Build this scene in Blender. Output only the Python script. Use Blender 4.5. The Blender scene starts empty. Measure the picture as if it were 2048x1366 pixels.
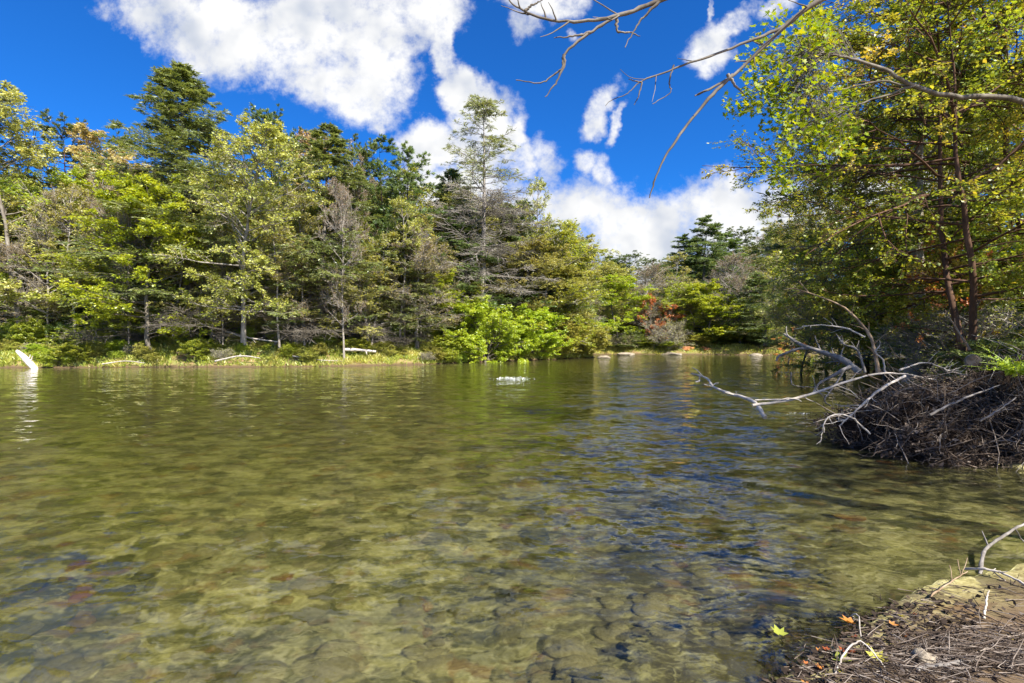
import bpy, math, random
import numpy as np
from mathutils import Vector
SC = bpy.context.scene
COL = SC.collection
CAMH = 1.7
rad = math.radians

# ------------------------------------------------------------------ camera, world, sun, exposure
cam = bpy.data.cameras.new('camera'); cam.lens = 18; cam.sensor_width = 36
cam.clip_start = 0.05; cam.clip_end = 5000
co = bpy.data.objects.new('camera', cam); COL.objects.link(co)
co.location = (0, 0, CAMH); co.rotation_euler = (rad(90), 0, 0)
SC.camera = co
SUN = Vector((0.56, -0.74, 1.0)).normalized()
SUN_EL = math.asin(SUN.z); SUN_AZ = math.atan2(SUN.x, SUN.y)
vs = SC.view_settings
vs.view_transform = 'Standard'; vs.look = 'None'; vs.gamma = 1; vs.exposure = 1.45
vs.use_curve_mapping = False
SC.cycles.max_bounces = 7; SC.cycles.transparent_max_bounces = 8
SC.cycles.diffuse_bounces = 3; SC.cycles.glossy_bounces = 3; SC.cycles.transmission_bounces = 3
SC.cycles.sample_clamp_indirect = 4.0
sun = bpy.data.lights.new('sun', 'SUN'); sun.energy = 4.6; sun.angle = rad(0.5); sun.color = (1.0, 0.93, 0.79)
so = bpy.data.objects.new('sun', sun); COL.objects.link(so)
so.rotation_euler = SUN.to_track_quat('Z', 'Y').to_euler(); so.location = (30, -10, 60)

class NT:
    """small helper for writing node trees"""
    def __init__(s, tree):
        s.t = tree; s.n = tree.nodes; s.n.clear()
    def new(s, typ, **kw):
        nd = s.n.new(typ)
        for k, v in kw.items(): setattr(nd, k, v)
        return nd
    def link(s, a, b): s.t.links.new(a, b)
    def put(s, sock, v):
        if v is None: return
        if isinstance(v, bpy.types.NodeSocket): s.link(v, sock)
        else:
            if sock.type == 'RGBA' and len(v) == 3: v = (*v, 1)
            sock.default_value = v
    def math(s, op, a, b=None, c=None, clamp=False):
        nd = s.new('ShaderNodeMath', operation=op, use_clamp=clamp)
        for i, v in enumerate((a, b, c)): s.put(nd.inputs[i], v)
        return nd.outputs[0]
    def vmath(s, op, a, b=None, scale=None):
        nd = s.new('ShaderNodeVectorMath', operation=op)
        s.put(nd.inputs[0], a)
        if b is not None: s.put(nd.inputs[1], b)
        if scale is not None: s.put(nd.inputs['Scale'], scale)
        return nd.outputs['Value'] if op in ('LENGTH', 'DOT_PRODUCT') else nd.outputs[0]
    def mixc(s, f, a, b, mode='MIX'):
        nd = s.new('ShaderNodeMix', data_type='RGBA', blend_type=mode)
        s.put(nd.inputs[0], f); s.put(nd.inputs[6], a); s.put(nd.inputs[7], b)
        return nd.outputs[2]
    def noise(s, vec, scale, detail=4, rough=.55, dist=0.0, dim='3D'):
        nd = s.new('ShaderNodeTexNoise', noise_dimensions=dim)
        s.put(nd.inputs['Vector'], vec); nd.inputs['Scale'].default_value = scale
        nd.inputs['Detail'].default_value = detail; nd.inputs['Roughness'].default_value = rough
        nd.inputs['Distortion'].default_value = dist
        return nd
    def ss(s, x, a, b, lo=0.0, hi=1.0):
        nd = s.new('ShaderNodeMapRange', interpolation_type='SMOOTHSTEP')
        s.put(nd.inputs[0], x); nd.inputs[1].default_value = a; nd.inputs[2].default_value = b
        nd.inputs[3].default_value = lo; nd.inputs[4].default_value = hi
        return nd.outputs[0]
    def mapping(s, vec, loc=(0, 0, 0), rot=(0, 0, 0), scale=(1, 1, 1), typ='POINT'):
        nd = s.new('ShaderNodeMapping', vector_type=typ)
        s.put(nd.inputs['Vector'], vec)
        nd.inputs['Location'].default_value = loc; nd.inputs['Rotation'].default_value = rot
        nd.inputs['Scale'].default_value = scale
        return nd.outputs[0]
    def ramp(s, f, stops):
        nd = s.new('ShaderNodeValToRGB'); s.put(nd.inputs[0], f)
        e = nd.color_ramp.elements
        while len(e) < len(stops): e.new(0.5)
        for i, (p, c) in enumerate(stops): e[i].position = p; e[i].color = (*c, 1)
        return nd.outputs[0]

# clouds: soft banks laid out by direction (azimuth/elevation tangents), broken up by noise
CLOUDS = [  # u, v, half-width, half-height, turn
    (-.70, .66, .12, .07, -10), (-.58, .61, .17, .10, -22), (-.42, .55, .19, .09, -25), (-.32, .50, .12, .07, -25), (-.26, .56, .10, .11, 0), (-.34, .64, .22, .12, -5), (-.20, .66, .12, .11, 10),
    (-.135, .58, .035, .11, 14), (-.105, .50, .05, .07, 20), (-.06, .44, .075, .085, 25), (-.15, .385, .08, .055, 5), (-.05, .39, .085, .10, -15), (.0, .40, .035, .06, -20), (.015, .36, .03, .05, 0),
    (.03, .68, .085, .05, -10), (.02, .63, .03, .04, 0), (.10, .665, .04, .035, 20),
    (.172, .455, .020, .055, -32), (.155, .43, .016, .03, -20), (.212, .44, .008, .035, -25), (.07, .355, .024, .05, 5), (.145, .352, .028, .022, -10), (.185, .335, .020, .03, 15), (.06, .31, .03, .02, 0),
    (.385, .585, .045, .03, 35), (.43, .615, .055, .02, 38), (.36, .56, .02, .03, 0), (.53, .66, .03, .015, 38),
    (-.268, .43, .020, .014, 0), (-.30, .45, .012, .012, 0), (.70, .57, .03, .015, 20), (.395, .665, .006, .03, 0), (.12, .60, .012, .02, 0),
    (.02, .21, .26, .115, 0), (.12, .22, .20, .11, 0), (.28, .20, .26, .118, 2), (.42, .22, .18, .115, 4), (.52, .25, .10, .08, 5), (-.14, .27, .19, .09, 0), (.66, .30, .10, .09, 0), (.80, .34, .16, .06, 10), (.18, .06, .45, .15, 0),
]
world = bpy.data.worlds.new('World'); SC.world = world; world.use_nodes = True
w = NT(world.node_tree)
gen = w.new('ShaderNodeTexCoord').outputs['Generated']
sep = w.new('ShaderNodeSeparateXYZ'); w.link(gen, sep.inputs[0])
sky = w.new('ShaderNodeTexSky', sky_type='NISHITA', sun_disc=False, sun_elevation=SUN_EL, sun_rotation=SUN_AZ)
sky.air_density = 1.0; sky.dust_density = 0.25; sky.ozone_density = 2.5; sky.altitude = 600
ysafe = w.math('MAXIMUM', sep.outputs['Y'], 0.04)
u = w.math('DIVIDE', sep.outputs['X'], ysafe); v = w.math('DIVIDE', sep.outputs['Z'], ysafe)
cmb = w.new('ShaderNodeCombineXYZ'); w.link(u, cmb.inputs[0]); w.link(v, cmb.inputs[1])
p0 = cmb.outputs[0]
warp = w.noise(p0, 7.0, 5, .62)
wv = w.vmath('SCALE', w.vmath('SUBTRACT', warp.outputs['Color'], (.5, .5, .5)), scale=.10)
p1 = w.vmath('ADD', p0, wv)
field = None
for (cu, cv, a, b, tr) in CLOUDS:
    top_ = .85 if a * b > .0016 else .48
    if top_ < .8: a *= 1.35; b *= 1.25
    q = w.mapping(p1, (cu, cv, 0), (0, 0, rad(tr)), (a, b, 1), 'TEXTURE')
    f = w.math('MINIMUM', w.math('MULTIPLY', w.math('SUBTRACT', 1.0, w.vmath('LENGTH', q)), 1.8 if top_ > .8 else 1.0), top_)
    field = f if field is None else w.math('MAXIMUM', field, f)
field = w.math('MAXIMUM', field, -1.2)
nA = w.noise(p0, 8.0, 8, .57).outputs['Fac']
nL = w.noise(p0, 9.0, 3.5, .5).outputs['Fac']
nB = w.noise(w.vmath('ADD', p0, (.03, .04, 0)), 9.0, 3.5, .5).outputs['Fac']
nD = w.noise(p0, 30.0, 6, .65).outputs['Fac']
body = w.math('ADD', w.math('ADD', field, w.math('MULTIPLY', w.math('SUBTRACT', nA, .5), 2.5)), w.math('MULTIPLY', w.math('SUBTRACT', nD, .5), 1.3))
mask = w.ss(body, -.10, .92)
front = w.ss(sep.outputs['Y'], .05, .2)
back = w.ss(w.noise(gen, 2.6, 7, .6).outputs['Fac'], .53, .66)
mk_ = w.new('ShaderNodeMix', data_type='FLOAT'); w.link(front, mk_.inputs[0]); w.link(back, mk_.inputs[2]); w.link(mask, mk_.inputs[3])
mask = mk_.outputs[0]
relief = w.math('MULTIPLY', w.math('SUBTRACT', nL, nB), 1.7)
nC = w.noise(p0, 3.2, 4, .5).outputs['Fac']
lit = w.math('ADD', w.math('ADD', .84, relief), w.math('MULTIPLY', w.math('SUBTRACT', .5, nC), 1.15))
lowdark = w.ss(v, .10, .26, -.40, .0)
lit = w.math('ADD', lit, lowdark, clamp=True)
ccol = w.ramp(lit, [(0, (2.9, 3.3, 4.2)), (.45, (4.2, 4.5, 5.1)), (.75, (5.5, 5.6, 5.8)), (1, (6.5, 6.5, 6.45))])
skyc = w.mixc(1.0, sky.outputs[0], (.115, .59, 1.24), 'MULTIPLY')
wcol = w.mixc(mask, skyc, ccol)
bg = w.new('ShaderNodeBackground'); w.link(wcol, bg.inputs[0]); bg.inputs[1].default_value = 0.059
wo = w.new('ShaderNodeOutputWorld'); w.link(bg.outputs[0], wo.inputs[0])
world.cycles.sampling_method = 'MANUAL'; world.cycles.sample_map_resolution = 1024

# ------------------------------------------------------------------ helpers
def at(px, py, Y):
    return np.array([(px - 1024) / 1024 * Y, Y, CAMH + (683 - py) / 1024 * Y])
def RNG(s): return np.random.default_rng(s)
def norm(a): return a / np.maximum(np.linalg.norm(a, axis=-1, keepdims=True), 1e-9)

class MB:
    """collects tubes and leaf faces, then links them as one mesh object"""
    def __init__(s): s.v = []; s.f = {3: [], 4: []}; s.n = 0; s.a = {3: [], 4: []}; s.m = {3: [], 4: []}
    def add(s, verts, faces, tint=0.5, mi=0):
        faces = np.asarray(faces); k = faces.shape[1]
        s.v.append(np.asarray(verts, float)); s.f[k].append(faces + s.n); s.n += len(verts)
        s.a[k].append(np.broadcast_to(np.asarray(tint, float), (len(faces),)))
        s.m[k].append(np.full(len(faces), mi))
    def mesh(s, name, mats, smooth=False):
        me = bpy.data.meshes.new(name)
        V = np.concatenate(s.v) if s.v else np.zeros((0, 3))
        loops, starts, tint, mi = [], [], [], []; off = 0
        for k in (3, 4):
            if not s.f[k]: continue
            F = np.concatenate(s.f[k]); loops.append(F.ravel())
            starts.append(off + np.arange(len(F)) * k); off += F.size
            tint.append(np.concatenate(s.a[k])); mi.append(np.concatenate(s.m[k]))
        loops = np.concatenate(loops); starts = np.concatenate(starts); tint = np.concatenate(tint); mi = np.concatenate(mi)
        me.vertices.add(len(V)); me.vertices.foreach_set('co', V.ravel().astype(np.float32))
        me.loops.add(len(loops)); me.loops.foreach_set('vertex_index', loops.astype(np.int32))
        me.polygons.add(len(starts)); me.polygons.foreach_set('loop_start', starts.astype(np.int32))
        me.polygons.foreach_set('material_index', mi.astype(np.int32))
        if smooth: me.polygons.foreach_set('use_smooth', np.ones(len(starts), bool))
        at_ = me.attributes.new('tint', 'FLOAT', 'FACE'); at_.data.foreach_set('value', tint.astype(np.float32))
        for m in (mats if isinstance(mats, (list, tuple)) else [mats]): me.materials.append(m)
        me.update(calc_edges=True)
        return me
    def build(s, name, mats, parent=None, smooth=False):
        o = bpy.data.objects.new(name, s.mesh(name, mats, smooth)); COL.objects.link(o)
        if parent: o.parent = parent
        return o
    def tubes(s, P, R, sides=3, tint=0.5, mi=0):
        P = np.asarray(P, float); R = np.asarray(R, float); B, n, _ = P.shape
        T = norm(np.gradient(P, axis=1))
        ref = np.where(np.abs(T[:, :1, 2:3]) > .85, np.array([1., 0, 0]), np.array([0, 0, 1.]))
        N = norm(np.cross(T, ref)); Bn = np.cross(T, N)
        ang = np.arange(sides) / sides * 2 * np.pi
        ring = (N[:, :, None, :] * np.cos(ang)[:, None] + Bn[:, :, None, :] * np.sin(ang)[:, None]) * R[:, :, None, None]
        V = (P[:, :, None, :] + ring).reshape(-1, 3)
        i = np.arange(n - 1)[:, None]; j = np.arange(sides)[None]
        q = np.stack([i * sides + j, i * sides + (j + 1) % sides, (i + 1) * sides + (j + 1) % sides, (i + 1) * sides + j], -1).reshape(-1, 4)
        F = (q[None] + (np.arange(B) * n * sides)[:, None, None]).reshape(-1, 4)
        tt = np.broadcast_to(np.asarray(tint, float).reshape(-1, 1), (B, len(q))).ravel()
        s.add(V, F, tt, mi)
        if sides >= 5:      # close the ends of thick tubes
            for e in (0, n - 1):
                c = np.arange(sides)[None] + (np.arange(B) * n * sides + e * sides)[:, None]
                cv = P[:, e]; 
                VV = V[c].reshape(-1, 3); VV = np.concatenate([VV, cv])
                f = np.stack([np.arange(B)[:, None] * sides + j, np.arange(B)[:, None] * sides + (j + 1) % sides, B * sides + np.arange(B)[:, None] + 0 * j], -1).reshape(-1, 3)
                s.add(VV, f, 0.5, mi)
    def leaves(s, pos, d, size, width=.55, tint=.5, rng=None, mi=0, flat=0.0):
        n = len(pos); size = np.broadcast_to(size, (n,))[:, None]
        d = norm(d); r = rng.normal(size=(n, 3)); r[:, :2] *= (1 - flat)
        side = norm(np.cross(d, r)); up = np.cross(side, d)
        a = pos; tip = pos + d * size
        m = pos + d * size * .45
        l = m + side * size * width * .5 + up * size * .07; rr = m - side * size * width * .5 + up * size * .07
        V = np.stack([a, rr, tip, l], 1).reshape(-1, 3)
        s.add(V, np.arange(4 * n).reshape(-1, 4), tint, mi)

def tag(o, label=None, cat=None, group=None, kind=None):
    if label: o['label'] = label
    if cat: o['category'] = cat
    if group: o['group'] = group
    if kind: o['kind'] = kind
    return o
def empty(name, loc=(0, 0, 0)):
    o = bpy.data.objects.new(name, None); o.empty_display_size = .3; COL.objects.link(o); o.location = loc
    return o
def copy_tree(o):
    c = o.copy(); COL.objects.link(c)
    for ch in o.children:
        d = ch.copy(); COL.objects.link(d); d.parent = c
    return c

def paths(st, d, L, n, wig, grav, rng):
    B = len(st); P = np.empty((B, n, 3)); P[:, 0] = st; d = norm(d)
    step = (np.broadcast_to(L, (B,)) / (n - 1))[:, None]
    for i in range(1, n):
        d = norm(d + rng.normal(0, wig, (B, 3)) + np.array([0, 0, grav]))
        P[:, i] = P[:, i - 1] + d * step
    return P
def kids(P, k, t0, t1, ang, rng, flat=0.0, tt=None):
    B, n, _ = P.shape
    t = rng.uniform(t0, t1, (B, k)) if tt is None else tt
    f = t * (n - 1); i = np.minimum(f.astype(int), n - 2); ww = (f - i)[..., None]
    b = np.arange(B)[:, None]
    A = P[b, i]; C = P[b, i + 1]; pos = A * (1 - ww) + C * ww; tan = norm(C - A)
    r = rng.normal(size=(B, k, 3)); r[..., 2] *= (1 - flat)
    r = norm(r - (r * tan).sum(-1, keepdims=True) * tan)
    ang = np.broadcast_to(ang, (B, k))[..., None]
    d = tan * np.cos(ang) + r * np.sin(ang)
    return pos.reshape(-1, 3), d.reshape(-1, 3), np.repeat(np.arange(B), k), t.reshape(-1)
def taper(B, n, r0, r1):
    t = np.linspace(0, 1, n)[None]
    r0 = np.broadcast_to(r0, (B,))[:, None]; r1 = np.broadcast_to(r1, (B,))[:, None]
    return r0 * (1 - t) + r1 * t

# ------------------------------------------------------------------ materials
def mat(name):
    m = bpy.data.materials.new(name); m.use_nodes = True
    t = NT(m.node_tree); out = t.new('ShaderNodeOutputMaterial')
    return m, t, out
def leaf_mat(name, c0, c1, c2, trans=.42, vary=.25, gloss=.05):
    m, t, out = mat(name)
    a = t.new('ShaderNodeAttribute', attribute_name='tint').outputs['Fac']
    col = t.ramp(a, [(0, c0), (.5, c1), (1, c2)])
    rnd = t.new('ShaderNodeObjectInfo').outputs['Random']
    hs = t.new('ShaderNodeHueSaturation')
    t.put(hs.inputs['Hue'], t.math('MULTIPLY_ADD', rnd, .03, .485)); t.put(hs.inputs['Value'], t.math('MULTIPLY_ADD', rnd, vary, 1 - vary / 2))
    t.link(col, hs.inputs['Color']); col = hs.outputs[0]
    df = t.new('ShaderNodeBsdfDiffuse'); t.link(col, df.inputs[0])
    tr = t.new('ShaderNodeBsdfTranslucent'); t.link(t.mixc(1.0, col, (1.25, 1.1, .5), 'MULTIPLY'), tr.inputs[0])
    mx = t.new('ShaderNodeMixShader'); mx.inputs[0].default_value = trans
    t.link(df.outputs[0], mx.inputs[1]); t.link(tr.outputs[0], mx.inputs[2])
    gl = t.new('ShaderNodeBsdfGlossy'); gl.inputs['Roughness'].default_value = .45; gl.inputs[0].default_value = (.9, .95, 1, 1)
    m2 = t.new('ShaderNodeMixShader'); m2.inputs[0].default_value = gloss
    t.link(mx.outputs[0], m2.inputs[1]); t.link(gl.outputs[0], m2.inputs[2])
    t.link(m2.outputs[0], out.inputs[0])
    return m
def rough_mat(name, stops, scale=6, stretch=(1, 1, 1), rough=.85, bump=.3, tint_mix=0.0, spec=.2, bdist=.03):
    m, t, out = mat(name)
    g = t.new('ShaderNodeTexCoord').outputs['Object']
    q = t.mapping(g, scale=stretch)
    n = t.noise(q, scale, 6, .65).outputs['Fac']
    f = n
    if tint_mix:
        a = t.new('ShaderNodeAttribute', attribute_name='tint').outputs['Fac']
        f = t.math('ADD', t.math('MULTIPLY', n, 1 - tint_mix), t.math('MULTIPLY', a, tint_mix))
    col = t.ramp(f, stops)
    b = t.new('ShaderNodeBsdfPrincipled'); t.link(col, b.inputs['Base Color']); b.inputs['Roughness'].default_value = rough
    b.inputs['Specular IOR Level'].default_value = spec
    if bump:
        bp = t.new('ShaderNodeBump'); bp.inputs['Strength'].default_value = bump; bp.inputs['Distance'].default_value = bdist
        t.link(n, bp.inputs['Height']); t.link(bp.outputs[0], b.inputs['Normal'])
    t.link(b.outputs[0], out.inputs[0])
    return m
VB = (1, 1, .25)
M = dict(
    bark_gray=rough_mat('bark_gray', [(.3, (.07, .058, .045)), (.55, (.17, .15, .125)), (.75, (.30, .28, .25))], 5, VB),
    bark_pale=rough_mat('bark_pale', [(.3, (.14, .12, .10)), (.55, (.32, .29, .26)), (.75, (.46, .43, .40))], 5, VB),
    bark_dark=rough_mat('bark_dark', [(.3, (.022, .017, .013)), (.55, (.06, .047, .037)), (.75, (.12, .10, .085))], 5, VB),
    bark_red=rough_mat('bark_red', [(.3, (.035, .02, .013)), (.55, (.10, .055, .035)), (.75, (.19, .12, .085))], 5, VB),
    lime=leaf_mat('lime_leaves', (.24, .34, .015), (.42, .53, .025), (.60, .66, .07), .5),
    yellowgreen=leaf_mat('yellow_green_leaves', (.22, .24, .035), (.40, .41, .065), (.58, .55, .14), .42),
    pale=leaf_mat('pale_yellow_leaves', (.24, .26, .06), (.44, .45, .11), (.62, .58, .22), .4),
    tan=leaf_mat('tan_blossom', (.34, .24, .09), (.54, .43, .19), (.70, .60, .34), .4),
    russet=leaf_mat('russet_buds', (.18, .12, .05), (.32, .23, .10), (.42, .33, .15), .35),
    mid=leaf_mat('mid_green_leaves', (.19, .26, .022), (.36, .44, .035), (.54, .58, .08), .48),
    olive=leaf_mat('olive_leaves', (.23, .25, .045), (.43, .44, .085), (.60, .58, .16), .45),
    dark=leaf_mat('dark_green_leaves', (.08, .13, .022), (.15, .22, .04), (.27, .33, .08), .35, gloss=.06),
    hemlock=leaf_mat('hemlock_needles', (.105, .145, .038), (.20, .255, .065), (.34, .38, .12), .35),
    pine=leaf_mat('pine_needles', (.075, .13, .035), (.155, .225, .06), (.27, .33, .10), .32),
    paleneedle=leaf_mat('pale_pine_needles', (.16, .19, .075), (.28, .31, .13), (.42, .43, .21), .35),
    autumn=leaf_mat('turning_leaves', (.26, .31, .03), (.48, .46, .06), (.66, .50, .08), .52),
    orange=leaf_mat('orange_leaves', (.42, .14, .03), (.60, .24, .05), (.72, .38, .10), .42),
    maple=leaf_mat('maple_leaves', (.11, .18, .006), (.24, .31, .010), (.42, .40, .018), .55, gloss=.015),
    rightleaf=leaf_mat('bank_tree_leaves', (.15, .23, .02), (.30, .385, .035), (.47, .49, .065), .52),
    grassm=leaf_mat('grass_blades', (.24, .33, .035), (.44, .48, .08), (.62, .56, .20), .4),
    driftpale=rough_mat('bleached_wood', [(.3, (.26, .225, .19)), (.5, (.42, .38, .34)), (.75, (.60, .56, .52))], 9, (1, 1, 1), .8),
    driftgray=rough_mat('grey_wood', [(.3, (.09, .08, .075)), (.5, (.19, .175, .165)), (.75, (.34, .32, .31))], 9, (1, 1, 1), .8),
    driftbrown=rough_mat('brown_wood', [(.3, (.10, .065, .04)), (.5, (.24, .17, .11)), (.75, (.40, .31, .22))], 9, (1, 1, 1), .8),
    whitelog=rough_mat('white_wood', [(.3, (.38, .32, .28)), (.5, (.58, .52, .48)), (.75, (.74, .70, .67))], 5, VB, .8),
    pile=rough_mat('matted_debris', [(.0, (.010, .007, .005)), (.36, (.040, .028, .021)), (.56, (.105, .078, .062)), (.78, (.27, .23, .20)), (1, (.54, .51, .47))], 9, (1, 1, 1), .85, .2, .65),
    core=rough_mat('pile_core', [(.3, (.010, .007, .005)), (.7, (.04, .024, .016))], 9, (1, 1, 1), .95),
    rock=rough_mat('shore_rock', [(.3, (.14, .11, .08)), (.5, (.26, .22, .17)), (.75, (.40, .36, .30))], 3, (1, 1, 1), .85, .5),
    clay=rough_mat('red_clay', [(.3, (.22, .08, .035)), (.5, (.38, .16, .065)), (.75, (.48, .27, .14))], 4, (1, 1, 1), .9, .5),
    mossrock=rough_mat('mossy_stone', [(.3, (.045, .050, .018)), (.5, (.10, .10, .035)), (.75, (.20, .19, .07))], 5, (1, 1, 1), .9, .4),
    rustrock=rough_mat('rusty_stone', [(.3, (.13, .055, .018)), (.5, (.26, .12, .035)), (.75, (.36, .22, .08))], 5, (1, 1, 1), .9, .4),
    palerock=rough_mat('tan_stone', [(.3, (.18, .15, .06)), (.5, (.30, .27, .12)), (.75, (.42, .38, .20))], 5, (1, 1, 1), .9, .4),
)

# ------------------------------------------------------------------ river outline and ground
RIVER = np.array([(-140, 26), (-60, 30.5), (-43, 31), (-33.5, 33.2), (-30, 33.6), (-24, 34), (-19, 34.0), (-14.3, 34.6), (-10, 36), (-6.5, 38), (-4, 41.5), (-1, 44), (1.6, 46),
    (3.6, 49), (6.6, 52), (9.0, 55), (8.4, 59), (0, 64), (-20, 68), (-70, 72), (-70, 88), (-25, 82), (0, 74), (11.3, 67), (15, 69), (20, 68), (26, 67), (31, 64), (33, 58), (31, 50),
    (28, 42), (23, 33), (17.5, 24), (13.5, 18), (10.6, 13.5), (8.6, 11), (7.2, 9.8), (6.6, 9.0), (6.2, 8.2), (6.5, 7.4), (6.9, 6.7), (6.9, 5.8), (5.6, 4.9), (4.3, 4.15), (3.7, 3.80), (3.0, 3.6),
    (2.45, 3.33), (1.9, 2.95), (1.25, 2.5), (.4, 1.5), (-1.2, .8), (-5, .5), (-20, .3), (-140, -6)], float)
def sdf(x, y):
    """distance to the river's edge, positive on land"""
    p = np.stack([x.ravel(), y.ravel()], 1); best = np.full(len(p), 1e9); inside = np.zeros(len(p), bool)
    n = len(RIVER)
    for i in range(n):
        a = RIVER[i]; b = RIVER[(i + 1) % n]; ab = b - a; ap = p - a
        t = np.clip((ap @ ab) / (ab @ ab), 0, 1)
        best = np.minimum(best, np.hypot(*(ap - t[:, None] * ab).T))
        c = ((a[1] > p[:, 1]) != (b[1] > p[:, 1]))
        dy = (b[1] - a[1]) if abs(b[1] - a[1]) > 1e-9 else 1e-9
        inside ^= c & (p[:, 0] < (b[0] - a[0]) * (p[:, 1] - a[1]) / dy + a[0])
    return np.where(inside, -best, best).reshape(x.shape)
def vnoise(x, y, seed=0):
    """smooth value noise"""
    def h(i, j):
        a = np.sin(i * 127.1 + j * 311.7 + seed * 74.7) * 43758.5453
        return a - np.floor(a)
    i = np.floor(x); j = np.floor(y); fx = x - i; fy = y - j
    fx = fx * fx * (3 - 2 * fx); fy = fy * fy * (3 - 2 * fy)
    return (h(i, j) * (1 - fx) + h(i + 1, j) * fx) * (1 - fy) + (h(i, j + 1) * (1 - fx) + h(i + 1, j + 1) * fx) * fy
def fbm(x, y, seed=0, oct=4):
    s = 0; a = .5
    for o in range(oct): s = s + a * (vnoise(x * 2 ** o, y * 2 ** o, seed + o) - .5); a *= .5
    return s
def height(x, y, d=None):
    x = np.asarray(x, float); y = np.asarray(y, float)
    d = sdf(x, y) if d is None else d
    d = d + .5 * fbm(x * .9, y * .9, 5) * np.clip(np.hypot(x, y) / 12, .12, 1)
    near = np.clip((9 - np.hypot(x - 2, y)) / 4, 0, 1)
    dl = np.maximum(d, 0)
    land = .36 * (1 - np.exp(-dl / .6)) + .27 * np.minimum(dl, 3.2) + .05 * np.minimum(dl, 8)
    land_n = .075 * dl ** .9 + .02
    hill = .30 * np.maximum(dl - 7, 0) * np.clip((y - 12) / 20, 0, 1); hill = 26 * (1 - np.exp(-hill / 26))
    L = land * (1 - near) + land_n * near + hill + fbm(x * .25, y * .25, 9) * np.clip(dl / 8, 0, 1) * 1.6 + fbm(x * 3, y * 3, 3) * .06 * np.clip(dl, 0, 1)
    dw = np.maximum(-d, 0)
    off = np.abs(x - .4 - .2 * y) / (.9 + .22 * np.maximum(y, 0))
    bed = -np.minimum(.16 * dw ** .8, .34 + .125 * np.maximum(dw - 3.2, 0)) - .38 * np.exp(-(off / .8) ** 2) * np.clip((dw - 1) / 3, 0, 1); bed = np.maximum(bed, -1.8) + fbm(x * 1.4, y * 1.4, 21) * .16 * np.clip(dw / 1.5, 0, 1)
    return np.where(d > 0, L, bed)
def axis(c, lo, hi, fine, n):
    u0 = -np.arcsinh((c - lo) / fine); u1 = np.arcsinh((hi - c) / fine)
    return c + fine * np.sinh(np.linspace(u0, u1, n))
def sheet(name, xs, ys, zf, m, smooth=True):
    X, Y = np.meshgrid(xs, ys); Z = zf(X, Y)
    V = np.stack([X, Y, Z], -1).reshape(-1, 3); nx = len(xs); ny = len(ys)
    i = np.arange(ny - 1)[:, None]; j = np.arange(nx - 1)[None]
    F = np.stack([i * nx + j, i * nx + j + 1, (i + 1) * nx + j + 1, (i + 1) * nx + j], -1).reshape(-1, 4)
    b = MB(); b.add(V, F)
    return b.build(name, m, smooth=smooth)

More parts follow.
